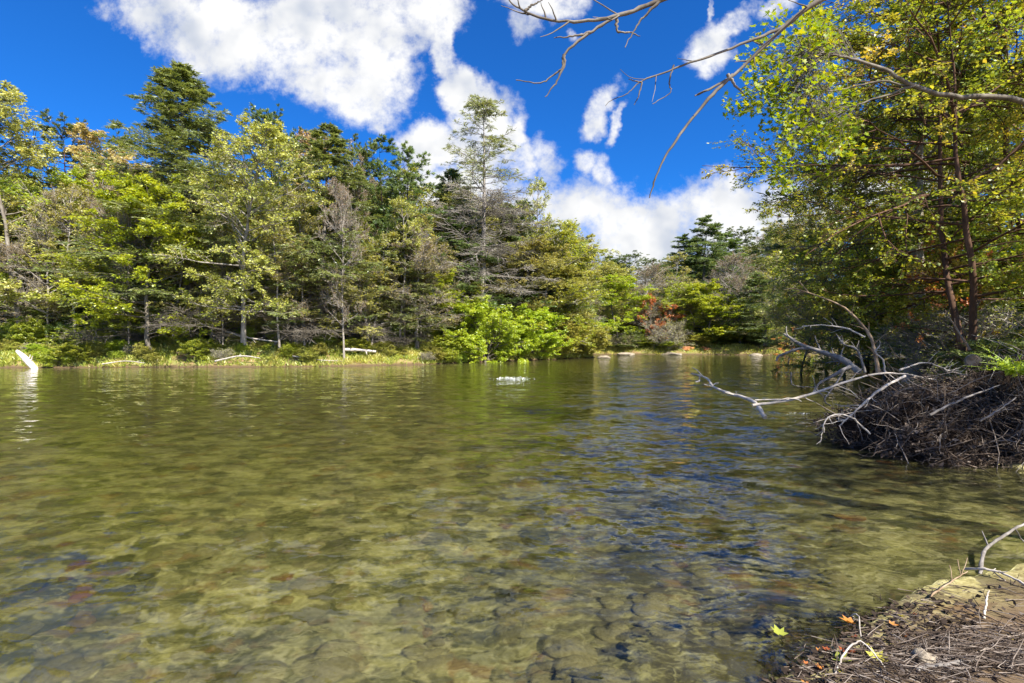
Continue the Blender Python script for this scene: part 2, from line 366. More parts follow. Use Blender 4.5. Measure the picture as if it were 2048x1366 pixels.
def ground_material():
    m, t, out = mat('ground')
    geo = t.new('ShaderNodeNewGeometry'); pos = geo.outputs['Position']
    sp = t.new('ShaderNodeSeparateXYZ'); t.link(pos, sp.inputs[0])
    flatp = t.mapping(pos, scale=(1, 1, 0))
    # river bed: yellow-olive gravel with dark mossy blotches and rusty stones, plus painted light streaks and shade
    wq = t.vmath('ADD', flatp, t.vmath('SCALE', t.vmath('SUBTRACT', t.noise(flatp, 3.2, 3, .6).outputs['Color'], (.5, .5, .5)), scale=.55))
    wq2 = t.mapping(wq, rot=(0, 0, rad(25)), scale=(1, 1.7, 1))
    n1 = t.noise(wq2, 1.7, 4, .6).outputs['Fac']
    n2 = t.noise(wq2, 4.5, 4, .65, .4).outputs['Fac']
    n3 = t.noise(t.mapping(wq, rot=(0, 0, rad(35)), scale=(1, 3.2, 1)), 7, 3, .6, .6).outputs['Fac']
    base = t.ramp(n3, [(.28, (.22, .20, .065)), (.5, (.56, .52, .20)), (.66, (.88, .82, .44))])  # gravel tones, with bright caustic streaks put into the colour
    dark = t.ss(t.math('ADD', t.math('MULTIPLY', n1, .58), t.math('MULTIPLY', n2, .42)), .465, .545)
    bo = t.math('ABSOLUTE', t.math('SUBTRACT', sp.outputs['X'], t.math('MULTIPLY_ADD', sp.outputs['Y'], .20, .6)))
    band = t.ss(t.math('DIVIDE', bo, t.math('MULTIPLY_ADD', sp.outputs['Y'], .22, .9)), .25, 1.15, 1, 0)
    dark = t.math('MAXIMUM', dark, t.math('MULTIPLY', band, t.ss(n2, .36, .54)))  # bed darker along the current: purple-brown cobbles plus shade put into the colour
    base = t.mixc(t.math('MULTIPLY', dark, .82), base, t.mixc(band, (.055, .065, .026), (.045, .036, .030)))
    rust = t.ss(t.noise(t.vmath('ADD', wq, (31, 7, 0)), 2.0, 3, .6).outputs['Fac'], .57, .67)
    base = t.mixc(t.math('MULTIPLY', rust, .6), base, (.42, .20, .06))
    # land: sand near the camera, leaf litter and grass on the far banks
    s1 = t.noise(pos, 9, 6, .7).outputs['Fac']
    sand = t.ramp(s1, [(.3, (.20, .14, .085)), (.5, (.38, .28, .18)), (.7, (.50, .39, .27))])
    l1 = t.noise(pos, 1.4, 6, .7).outputs['Fac']
    soil = t.ramp(l1, [(.3, (.12, .08, .04)), (.42, (.27, .18, .10)), (.52, (.22, .20, .07)), (.72, (.13, .17, .04))])
    hillc = t.ramp(l1, [(.3, (.04, .03, .015)), (.55, (.08, .075, .02)), (.72, (.05, .07, .015))])
    soil = t.mixc(t.ss(sp.outputs['Z'], .6, 1.4), soil, hillc)
    far = t.ss(sp.outputs['Y'], 5, 9)
    land = t.mixc(far, sand, soil)
    wet = t.ss(t.math('ADD', sp.outputs['Z'], t.math('MULTIPLY', t.math('SUBTRACT', l1, .5), .05)), -.01, .06)
    wet = t.math('MAXIMUM', wet, t.math('MULTIPLY', far, t.ss(sp.outputs['Z'], -.16, -.05)))
    damp = t.ss(t.math('ADD', sp.outputs['Z'], t.math('MULTIPLY', t.math('SUBTRACT', l1, .5), .14)), .02, .25)
    land = t.mixc(t.math('SUBTRACT', 1.0, damp), land, (.11, .075, .045))
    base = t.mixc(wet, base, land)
    b = t.new('ShaderNodeBsdfPrincipled'); t.link(base, b.inputs['Base Color']); b.inputs['Roughness'].default_value = .9
    b.inputs['Specular IOR Level'].default_value = .15
    bp = t.new('ShaderNodeBump'); bp.inputs['Strength'].default_value = .5; bp.inputs['Distance'].default_value = .03
    t.link(s1, bp.inputs['Height']); t.link(bp.outputs[0], b.inputs['Normal'])
    t.link(b.outputs[0], out.inputs[0])
    return m
gx = np.concatenate([[-900, -500, -260], axis(1.5, -150, 150, 2.2, 520), [260, 500, 900]])
gy = np.concatenate([[-600, -200, -60], axis(3.2, -20, 170, 2.2, 420), [260, 500, 1000]])
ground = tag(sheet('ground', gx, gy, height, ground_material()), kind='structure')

def water_material():
    m, t, out = mat('river_water')
    geo = t.new('ShaderNodeNewGeometry'); pos = geo.outputs['Position']
    q = t.vmath('ADD', pos, t.vmath('SCALE', t.vmath('SUBTRACT', t.noise(pos, 1.1, 2, .5).outputs['Color'], (.5, .5, .5)), scale=.5))
    def slope(vec, sc, rot, st, k):
        c = t.noise(t.mapping(vec, rot=(0, 0, rad(rot)), scale=st), sc, 2, .5).outputs['Color']
        return t.vmath('MULTIPLY', t.vmath('SUBTRACT', c, (.5, .5, .5)), (k, k, 0))
    sp = t.new('ShaderNodeSeparateXYZ'); t.link(pos, sp.inputs[0])      # the current runs in a band right of the middle
    off = t.math('ABSOLUTE', t.math('SUBTRACT', sp.outputs['X'], t.math('MULTIPLY_ADD', sp.outputs['Y'], .20, .4)))
    off = t.math('DIVIDE', off, t.math('MULTIPLY_ADD', sp.outputs['Y'], .22, .9))
    patch = t.noise(t.mapping(pos, rot=(0, 0, rad(20)), scale=(.6, 1.4, 1)), .45, 3, .55).outputs['Fac']
    off = t.math('ADD', off, t.math('MULTIPLY', t.math('SUBTRACT', patch, .5), 1.6))
    fast = t.ss(off, .3, 1.5, 1.05, .42)
    sl = t.vmath('ADD', slope(q, 1.3, 18, (1, 1.9, 1), .54), t.vmath('ADD', slope(q, 4.6, -14, (1, 2.3, 1), .62), slope(q, 15, 25, (1, 2.0, 1), .32)))
    sl = t.vmath('SCALE', sl, scale=fast)
    nrm = t.vmath('NORMALIZE', t.vmath('ADD', sl, (0, 0, 1)))
    class _o: outputs = [nrm]
    bp = _o
    fr = t.new('ShaderNodeFresnel'); fr.inputs[0].default_value = 1.33; t.link(bp.outputs[0], fr.inputs['Normal'])
    gl = t.new('ShaderNodeBsdfGlossy'); gl.inputs['Roughness'].default_value = .05; gl.inputs[0].default_value = (.95, .97, 1, 1)
    t.link(bp.outputs[0], gl.inputs['Normal'])
    tr = t.new('ShaderNodeBsdfTransparent'); tr.inputs[0].default_value = (.97, .98, .95, 1)
    rf = t.new('ShaderNodeBsdfRefraction'); rf.inputs['IOR'].default_value = 1.33; rf.inputs['Roughness'].default_value = .20; rf.inputs[0].default_value = (.97, .98, .95, 1)
    t.put(rf.inputs['Normal'], t.vmath('NORMALIZE', t.vmath('ADD', t.vmath('SCALE', sl, scale=.5), (0, 0, 1))))
    tm = t.new('ShaderNodeMixShader'); tm.inputs[0].default_value = .64; t.link(tr.outputs[0], tm.inputs[1]); t.link(rf.outputs[0], tm.inputs[2])
    ab = t.new('ShaderNodeVolumeAbsorption'); ab.inputs['Color'].default_value = (.62, .635, .25, 1); ab.inputs['Density'].default_value = .38; t.link(ab.outputs[0], out.inputs['Volume'])
    df = t.new('ShaderNodeBsdfDiffuse'); df.inputs[0].default_value = (.06, .065, .028, 1)
    mu = t.new('ShaderNodeMixShader'); mu.inputs[0].default_value = .05
    t.link(tm.outputs[0], mu.inputs[1]); t.link(df.outputs[0], mu.inputs[2])
    mx = t.new('ShaderNodeMixShader'); t.link(fr.outputs[0], mx.inputs[0])
    t.link(mu.outputs[0], mx.inputs[1]); t.link(gl.outputs[0], mx.inputs[2])
    t.link(mx.outputs[0], out.inputs[0])
    return m
wx = axis(1.0, -150, 60, 3, 160); wy = axis(4, -12, 110, 3, 160)
water = tag(sheet('water', wx, wy, lambda X, Y: fbm(X * .7, Y * .7, 4, 2) * .012, water_material()), kind='structure')

# ------------------------------------------------------------------ trees
def extent(cr):
    V = np.concatenate(cr.v); return float(V[:, 2].max()), float(np.percentile(np.abs(V[:, 0]), 95))
def broadleaf(seed, H, W, base=.25, n1=26, k2=6, k3=5, m=10, leaf=.11, tr=.16, bark='bark_gray', leafm='yellowgreen', lean=(0, 0), wig=.06,
              up=.05, flat=0.0, a0=75, a1=30, spread=.5, shape=1.0, droop=0.0, skip=0.0, twig=True, lw=.6, second=None, second_share=.0, lflat=0.0, trunks=1, leaf_t0=.25, tint_lo=0.0, tw=.007):
    rng = RNG(seed); b = MB(); cr = MB()
    T = []
    for k in range(trunks):
        d = np.array([[lean[0] + (rng.normal(0, .12) if trunks > 1 else 0), lean[1] + (rng.normal(0, .12) if trunks > 1 else 0), 1.]])
        T.append(paths(np.array([[rng.normal(0, .15) * (trunks > 1), rng.normal(0, .15) * (trunks > 1), -.3]]), d, (H + .3) * (1 - .12 * k), 16, wig, .03, rng))
    trunk = np.concatenate(T)
    t = np.linspace(0, 1, 16); R = tr * np.maximum(1 - t, .04) ** .85; R[0] *= 1.35; R[1] *= 1.1
    b.tubes(trunk, np.repeat(R[None], trunks, 0), 7)
    tt = np.sort(rng.uniform(base, .97, (trunks, n1)), 1); tl = (tt - base) / (1 - base)
    ang = np.radians(a0 + (a1 - a0) * tl) + rng.normal(0, .15, tt.shape)
    P, D, idx, t1 = kids(trunk, n1, 0, 1, ang, rng, 0, tt)
    tl = ((t1 - base) / (1 - base))
    prof = (np.sin(np.pi * np.clip(tl * .80 + .16, 0, 1)) ** shape)
    L = W * prof * rng.uniform(.65, 1.1, len(P)) + .25
    L1 = paths(P, D, L, 7, .12, up, rng)
    b.tubes(L1, taper(len(L), 7, np.clip(tr * .38 * L / W + .012, .015, .5) * (1.15 - .6 * tl), .008), 4)
    p2, d2, i2, t2 = kids(L1, k2, .2, .98, rng.uniform(.5, 1.0, (len(L), k2)), rng, flat)
    l2 = L[i2] * (1 - .55 * t2) * spread * rng.uniform(.6, 1.15, len(p2))
    L2 = paths(p2, d2, l2, 5, .14, up * .6 - droop, rng)
    b.tubes(L2, taper(len(l2), 5, np.clip(.011 + l2 * .006, .01, .05), .005), 3)
    p3, d3, i3, t3 = kids(L2, k3, .2, 1.0, rng.uniform(.4, 1.0, (len(l2), k3)), rng, flat)
    l3 = np.maximum(l2[i3] * .45 * rng.uniform(.5, 1.2, len(p3)), .15)
    L3 = paths(p3, d3, l3, 3, .15, -droop, rng)
    if twig: b.tubes(L3, taper(len(l3), 3, tw, tw * .55), 3)
    keep = rng.random(len(L3)) >= skip
    clump = rng.normal(0, .16, len(L2))[i3]
    L3k = L3[keep]; ck = clump[keep]
    p4, d4, i4, t4 = kids(L3k, m, leaf_t0, 1.0, rng.uniform(.3, 1.5, (len(L3k), m)), rng)
    p4 = p4 + rng.normal(0, leaf * .35, p4.shape)
    d4 = d4 + np.array([0, 0, -.25])
    ti = np.clip(.5 + ck[i4] + rng.normal(0, .16, len(p4)) + tint_lo, 0, 1)
    sz = leaf * rng.uniform(.6, 1.3, len(p4))
    if second is None: cr.leaves(p4, d4, sz, lw, ti, rng, 0, lflat); mats = M[leafm]
    else:
        own = (rng.random(len(L2)) < second_share)[i3][keep][i4]
        cr.leaves(p4[~own], d4[~own], sz[~own], lw, ti[~own], rng, 0, lflat)
        cr.leaves(p4[own], d4[own], sz[own], lw, ti[own], rng, 1, lflat); mats = [M[leafm], M[second]]
    return (b.mesh('trunk', M[bark], True), cr.mesh('crown', mats)) + extent(cr)

def conifer(seed, H, W, base=.12, n1=70, k2=9, m=9, nl=.22, nw=.05, tr=.2, bark='bark_dark', leafm='hemlock', droop=.03, a=84, power=.85,
            dead=None, dead_below=0.0, thin=0.0, tuft=False, l2=.42, skipf=0.0, toplen=.05, wig=.012, k3=0, irregular=.3):
    rng = RNG(seed); b = MB(); cr = MB()
    trunk = paths(np.array([[0, 0, -.3]]), np.array([[0, 0, 1.]]), H + .3, 18, wig, .05, rng)
    t = np.linspace(0, 1, 18); R = tr * np.maximum(1 - t, .03); R[0] *= 1.3
    b.tubes(trunk, R[None], 7)
    tt = np.sort(rng.uniform(base, .995, (1, n1)), 1); tl = (tt - base) / (1 - base)
    ang = np.radians(a - 45 * np.clip(tl - .55, 0, 1)) + rng.normal(0, .20, tt.shape)
    P, D, idx, t1 = kids(trunk, n1, 0, 1, ang, rng, 0, tt)
    tl = (t1 - base) / (1 - base)
    L = (W * (1 - tl) ** power * np.clip(.55 + 2.2 * tl, .55, 1) + toplen * W) * rng.uniform(1 - irregular, 1.1, len(P))
    L1 = paths(P, D, L, 7, .09, -droop, rng)
    if tuft: L1[:, :, 2] += (np.linspace(0, 1, 7) ** 2)[None] * L[:, None] * .22
    b.tubes(L1, taper(len(L), 7, np.clip(.012 + L * .009, .012, .09), .006), 4)
    p2, d2, i2, t2 = kids(L1, k2, .12, 1.0, rng.uniform(.6, 1.15, (len(L), k2)), rng, .85)
    l2_ = np.maximum(L[i2] * (1.05 - .75 * t2) * l2 * rng.uniform(.6, 1.15, len(p2)), .18)
    L2 = paths(p2, d2, l2_, 4, .07, -droop * .8 + (.05 if tuft else 0), rng)
    isdead = (tl < dead_below)[i2] if dead else np.zeros(len(L2), bool)
    b.tubes(L2, taper(len(l2_), 4, .014 if dead and dead_below > .3 else .009, .005), 3)
    if isdead.any():
        pd, dd, _, _ = kids(L2[isdead], 6, .1, 1, .8, rng, .5)
        LD = paths(pd, dd, .5, 3, .2, -.05, rng); b.tubes(LD, taper(len(pd), 3, .011, .006), 3)
    live = ~isdead & (rng.random(len(L2)) >= skipf)
    Lv = L2[live]; cl = rng.normal(0, .15, len(L))[i2][live]
    mm = m
    t0 = .55 if tuft else .08
    p4, d4, i4, _ = kids(Lv, mm, t0, 1.0, rng.uniform(.2, .95, (len(Lv), mm)), rng, .0 if tuft else .45)
    p4 = p4 + rng.normal(0, .03, p4.shape)
    d4 = d4 + (np.array([0, 0, .25]) if tuft else np.array([0, 0, -.22]))
    ti = np.clip(.5 + cl[i4] + rng.normal(0, .17, len(p4)), 0, 1)
    cr.leaves(p4, d4, nl * rng.uniform(.6, 1.3, len(p4)), nw / nl, ti, rng)
    return (b.mesh('trunk', M[bark], True), cr.mesh('crown', M[leafm])) + extent(cr)

def plant(kind, name, proto, px, Y, top, hw=None, rot=0, label=None, cat='tree', group=None, x=None):
    """stand a tree of this prototype at distance Y in the direction px, tall enough to reach the photographed top"""
    tm, cm, H, W = proto
    X = (px - 1024) / 1024 * Y if x is None else x
    z0 = float(height(np.array([X]), np.array([Y]))[0])
    ztop = CAMH + (683 - top) / 1024 * Y
    sz = max(ztop - z0, .5) / H
    sx = sz if hw is None else (hw / 1024 * Y) / W
    e = empty(name, (X, Y, z0)); e.scale = (sx, sx, sz); e.rotation_euler = (0, 0, rot)
    for nm, me in (('trunk', tm), ('crown', cm)):
        o = bpy.data.objects.new(nm, me); COL.objects.link(o); o.parent = e
    tag(e, label, cat, group)
    return e

P = {}
P['pale'] = broadleaf(1, 20, 4.2, .16, 56, 10, 8, 13, .13, .12, 'bark_gray', 'pale', a0=80, up=.04, skip=.1, shape=.5, tw=.009)
P['yellow'] = broadleaf(2, 15, 4.0, .20, 44, 10, 8, 8, .125, .15, 'bark_pale', 'yellowgreen', wig=.07, droop=.03, shape=.6, tw=.010)
P['lime'] = broadleaf(3, 11, 3.0, .08, 40, 8, 7, 14, .125, .10, 'bark_gray', 'lime', flat=.6, a0=85, a1=45, up=.02, lflat=.5, shape=.5)
P['bush'] = broadleaf(4, 4.5, 2.6, .03, 22, 7, 7, 15, .12, .05, 'bark_gray', 'lime', flat=.4, a0=75, a1=35, up=.04, trunks=4, shape=.5)
P['willow'] = broadleaf(5, 4, 2.3, .02, 24, 7, 7, 14, .11, .05, 'bark_gray', 'yellowgreen', a0=60, a1=20, up=.06, trunks=4, shape=.5)
P['shrub'] = broadleaf(6, 3, 2.0, .02, 18, 7, 6, 14, .12, .04, 'bark_gray', 'mid', a0=75, a1=30, trunks=4, shape=.5)
P['rhodo'] = broadleaf(7, 3, 2.2, .02, 18, 7, 6, 11, .15, .04, 'bark_dark', 'dark', a0=80, a1=35, trunks=4, lw=.4, shape=.5)
P['rshrub'] = broadleaf(16, 3, 2.2, .02, 20, 8, 7, 10, .075, .035, 'bark_pale', 'rightleaf', a0=75, a1=30, trunks=4, shape=.5, second='dark', second_share=.5)
P['olive'] = broadleaf(8, 13, 3.0, .05, 50, 9, 8, 5, .105, .09, 'bark_pale', 'olive', wig=.05, droop=.02, shape=.5, tw=.009)
P['mid'] = broadleaf(9, 13, 3.2, .06, 46, 9, 7, 8, .13, .10, 'bark_pale', 'mid', wig=.05, shape=.5)
P['russet'] = broadleaf(10, 15, 3.6, .22, 38, 9, 9, 5, .09, .14, 'bark_pale', 'russet', wig=.10, shape=.6, tw=.010)
P['slim'] = broadleaf(17, 14, 1.7, .38, 26, 8, 7, 5, .11, .085, 'bark_pale', 'yellowgreen', wig=.035, shape=.6, tw=.009)
P['tan'] = broadleaf(11, 17, 3.4, .35, 40, 9, 7, 10, .13, .14, 'bark_pale', 'tan', shape=.6)
P['bare'] = broadleaf(12, 12, 3.2, .18, 42, 10, 10, 2, .08, .12, 'bark_pale', 'russet', wig=.08, shape=.6, tw=.010)
P['greybush'] = broadleaf(13, 3.2, 2.4, .02, 22, 8, 8, 1, .08, .04, 'bark_pale', 'olive', a0=70, trunks=4, shape=.6, tw=.008)
P['orange'] = broadleaf(14, 4, 1.8, .10, 18, 5, 6, 8, .10, .05, 'bark_gray', 'orange', flat=.5, shape=.7)
P['hemlock'] = conifer(20, 22, 5.0, .03, 330, 17, 24, .17, .036, .26, 'bark_gray', 'hemlock', .03, dead='d', dead_below=.10, irregular=.32, power=.75)
P['hemlock2'] = conifer(21, 17, 4.2, .05, 190, 16, 24, .17, .036, .2, 'bark_gray', 'hemlock', .03, dead='d', dead_below=.07, irregular=.5, power=.72)
P['pine'] = conifer(22, 20, 3.6, .50, 60, 14, 30, .26, .042, .2, 'bark_red', 'pine', -.01, 80, .42, tuft=True, irregular=.5, toplen=.30)
P['layer'] = conifer(23, 19, 3.4, .34, 48, 15, 28, .25, .042, .19, 'bark_dark', 'pine', .0, 86, .55, tuft=True, irregular=.5, toplen=.2)
P['spruce'] = conifer(24, 16, 4.2, .04, 170, 15, 22, .18, .042, .2, 'bark_gray', 'pine', .02, irregular=.5, power=.72)
P['sparse'] = conifer(25, 24, 4.6, .17, 170, 13, 11, .19, .036, .20, 'bark_pale', 'paleneedle', .010, dead='d', dead_below=.50, skipf=.25, irregular=.5, power=.80, tuft=False, toplen=.12)

rr = random.Random(5)
LB = 'trees along the far left bank'
def T(proto, name, px, Y, top, hw, label, group=None, cat='tree', rot=None):
    return plant('t', name, P[proto], px, Y, top, hw, rr.uniform(0, 6.28) if rot is None else rot, label, cat, group)
T('pale', 'broadleaf_tree', 42, 36.5, 115, 150, 'tall pale yellow-green tree filling the left edge, second tallest on that bank')
T('pine', 'pine_tree', 125, 43, 225, 75, 'dark green pine close behind the tall pale tree at the left edge')
T('russet', 'budding_tree', 205, 38, 300, 85, 'twiggy budding tree with russet buds and crooked pale limbs left of the big hemlock')
T('pine', 'pine_tree', 242, 50, 250, 45, 'thin dark pine top poking above the twiggy russet tree')
T('hemlock', 'hemlock_tree', 375, 38.5, 118, 150, 'tall dense cone shaped hemlock, tallest dark evergreen of the left bank')
T('lime', 'broadleaf_tree', 300, 35.0, 345, 100, 'bright lime green tree in front of the tall hemlock')
T('yellow', 'broadleaf_tree', 490, 36.2, 280, 118, 'yellow-green tree with drooping pale grey branches beside the tall hemlock')
T('pine', 'pine_tree', 540, 46, 212, 75, 'dark rounded pine crown rising behind the yellow-green tree')
T('hemlock2', 'hemlock_tree', 640, 38.5, 240, 112, 'olive cone shaped hemlock in front of the tan blossoming tree')
T('tan', 'blossoming_tree', 662, 46, 225, 80, 'tan blossoming tree top above the olive hemlock')
T('pine', 'pine_tree', 722, 43, 272, 52, 'slender pine with bare reddish trunk right of the tan tree')
T('layer', 'pine_tree', 772, 45, 270, 68, 'layered dark pine with flat tufted boughs, taller of two side by side')
T('layer', 'pine_tree', 812, 44, 290, 60, 'layered dark pine with flat tufted boughs, shorter of two side by side')
T('sparse', 'pine_tree', 965, 47, 180, 70, 'tall sparse pine with pale trunk and bare grey lower branches, standing alone against cloud')
T('spruce', 'evergreen_tree', 905, 52, 330, 70, 'blue-green evergreen half hidden behind the tall sparse pine')
T('spruce', 'evergreen_tree', 1050, 53, 395, 70, 'dark pointed evergreen just right of the tall sparse pine')
T('hemlock2', 'hemlock_tree', 1010, 52, 400, 60, 'dark hemlock squeezed behind the sparse pine trunk')
T('mid', 'broadleaf_tree', 1120, 54, 455, 70, 'mid green leafy tree at the right end of the left bank')
T('bare', 'bare_tree', 1160, 58, 488, 45, 'thin bare tree beyond the right end of the left bank')
T('bush', 'lime_bush', 972, 42.6, 588, 64, 'bright lime bush under the tall sparse pine', cat='bush')
T('lime', 'broadleaf_tree', 890, 43, 540, 55, 'small lime green tree left of the lime bush under the sparse pine')
T('bush', 'lime_bush', 1062, 47.5, 610, 62, 'dull lime bush at the water edge right of the brightest bush', cat='bush')
T('willow', 'willow_bush', 1158, 53.5, 625, 48, 'yellow-green willow bush on the point where the river bends', cat='bush')
T('willow', 'willow_bush', 1110, 50.5, 640, 42, 'smaller willow bush beside the one on the river bend', cat='bush')
T('lime', 'broadleaf_tree', 720, 41.5, 500, 45, 'slim yellow-lime sapling among grey twigs below the slender pine')
T('olive', 'broadleaf_tree', 170, 41, 300, 90, 'olive twiggy tree between the left edge trees and the tall hemlock')
T('tan', 'blossoming_tree', 275, 47, 290, 70, 'tan budding crown showing just left of the tall hemlock')
T('olive', 'broadleaf_tree', 590, 42, 300, 80, 'olive twiggy tree left of the olive cone shaped hemlock')
T('russet', 'budding_tree', 715, 44, 300, 70, 'russet budding tree behind the slender pine')
T('olive', 'broadleaf_tree', 855, 44, 420, 80, 'olive twiggy tree right of the two layered pines')
T('mid', 'broadleaf_tree', 95, 40.5, 330, 90, 'green leafy tree low behind the tall pale tree at the left edge')
for k, px in enumerate((95, 150, 228, 258, 345, 420, 445, 560, 610, 688, 742, 800, 842, 1085)):
    T('slim' if k % 3 else 'bare', 'slender_tree', px, rr.uniform(35.8, 37.6) + max(0, px - 700) * .033, rr.uniform(330, 470), rr.uniform(30, 46), 'slender pale trunked tree in the front row of the left bank' if k % 3 else 'slender leafless grey tree in the front row of the left bank', 'slender trees in front on the left bank')
# filler trees of the left bank wood: middle row, back rows on the slope
for k in range(24):
    px = -60 + k * 50 + rr.uniform(-25, 25); Y = rr.uniform(37.5, 40) + max(0, px - 800) * .035
    kind = rr.choice(['olive', 'mid', 'olive', 'hemlock2', 'bare', 'olive', 'russet'])
    if 870 < px < 1050: continue
    T(kind, 'understorey_tree', px, Y, rr.uniform(400, 560), rr.uniform(65, 95), {'olive': 'dull olive twiggy tree in the front rows of the left bank wood', 'mid': 'mid green tree in the shaded understorey of the left bank wood',
      'hemlock2': 'small dark hemlock in the understorey of the left bank wood', 'bare': 'bare grey tree in the understorey of the left bank wood', 'russet': 'russet twiggy tree in the understorey of the left bank wood'}[kind], 'understorey trees of the left bank wood')
for row, (Y0, lo, hi) in enumerate(((44, 360, 430), (50, 330, 430), (58, 350, 430))):
    for k in range(25):
        px = -80 + k * 50 + rr.uniform(-25, 25)
        if px > 1130: continue
        lo2 = lo + max(0, px - 830) * .45
        kind = rr.choice(['spruce', 'mid', 'pale', 'pale', 'olive', 'mid'])
        T(kind, 'background_tree', px, Y0 + rr.uniform(-2, 2) + max(0, px - 800) * .03, lo2 + rr.uniform(0, 80), rr.uniform(60, 90), {'spruce': 'dark evergreen behind the front rows of the left bank wood', 'hemlock2': 'dark hemlock behind the front rows of the left bank wood',
          'mid': 'green leafy tree behind the front rows of the left bank wood', 'pale': 'pale yellow-green tree behind the front rows of the left bank wood', 'olive': 'olive leafy tree behind the front rows of the left bank wood'}[kind], 'trees at the back of the left bank wood')
# shrubs along the left shore
def along(t):
    S = np.array([(-46, 31), (-33.5, 33.2), (-24, 34), (-14.3, 34.6), (-6.5, 38), (-1, 44), (3.6, 49), (8.6, 54.5)])
    seg = np.hypot(*np.diff(S, axis=0).T); c = np.concatenate([[0], np.cumsum(seg)]); q = t * c[-1]
    return np.array([np.interp(q, c, S[:, 0]), np.interp(q, c, S[:, 1])])
for k in range(64):
    t = (k + rr.uniform(-.4, .4)) / 64; pnt = along(np.clip(t, 0, 1)); back = rr.uniform(3.2, 6.5)
    x, y = pnt + np.array([-.25, .97]) * back
    kind = rr.choice(['rhodo', 'shrub', 'shrub', 'rhodo', 'willow', 'shrub', 'bush', 'willow'])
    lab = {'rhodo': 'dark glossy evergreen shrub under the trees of the left bank', 'shrub': 'mid green leafy shrub under the trees of the left bank', 'willow': 'yellow-green shrub under the trees of the left bank',
           'bush': 'lime green shrub under the trees of the left bank', 'greybush': 'leafless grey shrub under the trees of the left bank'}[kind]
    e = plant('s', 'shrub', P[kind], 0, y, 683 - (rr.uniform(1.1, 2.8) + 1.2 + .05 * back - CAMH) / y * 1024, None, rr.uniform(0, 6), lab, 'shrub', 'shrubs along the left shore', x=x)
    e.scale = (e.scale[2] * rr.uniform(1, 1.5),) * 2 + (e.scale[2],)
for k in range(130):
    t = (k + rr.uniform(-.5, .5)) / 130; pnt = along(np.clip(t, 0, 1)); back = rr.uniform(.3, 3.2)
    x, y = pnt + np.array([-.25, .97]) * back
    kind = rr.choice(['willow', 'shrub', 'bush', 'willow', 'shrub', 'willow', 'bush']) if k % 14 else 'greybush'
    if kind == 'orange' and k % 2: kind = 'willow'
    hh = rr.uniform(.35, 1.15) * (1.25 if kind == 'shrub' else 1)
    e = plant('s', 'low_bush', P[kind], 0, y, 683 - (hh + .36 + .30 * back - CAMH) / y * 1024, None, rr.uniform(0, 6), {'shrub': 'low green bush on the grassy left bank', 'willow': 'low yellow-green bush on the grassy left bank', 'bush': 'low lime bush on the grassy left bank',
        'greybush': 'low leafless twiggy bush on the grassy left bank', 'orange': 'low orange leaved bush on the grassy left bank'}[kind], 'bush', 'low bushes on the left bank', x=x)
    e.scale = (e.scale[2] * rr.uniform(1.3, 2.3),) * 2 + (e.scale[2],)
# far end of the river, where it bends
FB = 'trees at the far bend of the river'
for (kind, name, px, Y, top, hw, lab) in [
    ('lime', 'broadleaf_tree', 1235, 71, 548, 55, 'upright yellow-lime tree at the far river bend'),
    ('pale', 'broadleaf_tree', 1180, 76, 528, 60, 'pale yellow tree behind the far river bend'),
    ('bare', 'bare_tree', 1290, 73, 525, 50, 'pale leafless tree right of the upright lime tree at the bend'),
    ('olive', 'broadleaf_tree', 1340, 75, 505, 55, 'olive tree right of the pale leafless one at the bend'),
    ('pine', 'pine_tree', 1262, 105, 502, 40, 'rounded dark pine standing highest on the far skyline hill'),
    ('spruce', 'evergreen_tree', 1213, 108, 512, 40, 'pointed dark evergreen on the far skyline hill left of the rounded pine'),
    ('pine', 'pine_tree', 1300, 100, 515, 35, 'small dark pine on the far skyline hill right of the rounded pine'),
    ('spruce', 'evergreen_tree', 1402, 80, 432, 58, 'tall dark green pine highest on the far right slope'),
    ('spruce', 'evergreen_tree', 1365, 82, 470, 55, 'dark green pine leaning on the left of the tallest far slope pine'),
    ('spruce', 'evergreen_tree', 1440, 82, 465, 55, 'dark green pine on the right of the tallest far slope pine'),
    ('pine', 'pine_tree', 1478, 84, 452, 50, 'blue-dark pine top beyond the yellow bank trees'),
    ('lime', 'broadleaf_tree', 1420, 70, 560, 55, 'lime tree low on the far right bank beneath dark pines'),
    ('lime', 'broadleaf_tree', 1475, 70, 590, 60, 'layered lime tree at the water below the far right slope'),
    ('bare', 'bare_tree', 1455, 72, 505, 50, 'pinkish bare tree among dark pines on the far right slope'),
    ('bare', 'bare_tree', 1480, 69, 550, 45, 'pale trunked bare tree over the far right water'),
    ('spruce', 'evergreen_tree', 1530, 66, 545, 50, 'dark evergreen over the far right shore next to the orange bush'),
    ('mid', 'broadleaf_tree', 1380, 73, 560, 55, 'mid green tree at the far bend behind the grey bush'),
    ('orange', 'orange_tree', 1308, 69.5, 585, 30, 'thin orange leaved tree at the far river bend'),
    ('orange', 'orange_tree', 1325, 71, 605, 30, 'orange leaved sapling tucked right of the thin orange tree'),
    ('greybush', 'grey_bush', 1338, 69.5, 632, 40, 'silvery leafless bush by the far water'),
    ('orange', 'orange_bush', 1583, 55, 648, 34, 'orange leaved bush on the far right shore behind the driftwood')]:
    T(kind, name, px, Y, top, hw, lab, cat='bush' if 'bush' in name else 'tree')
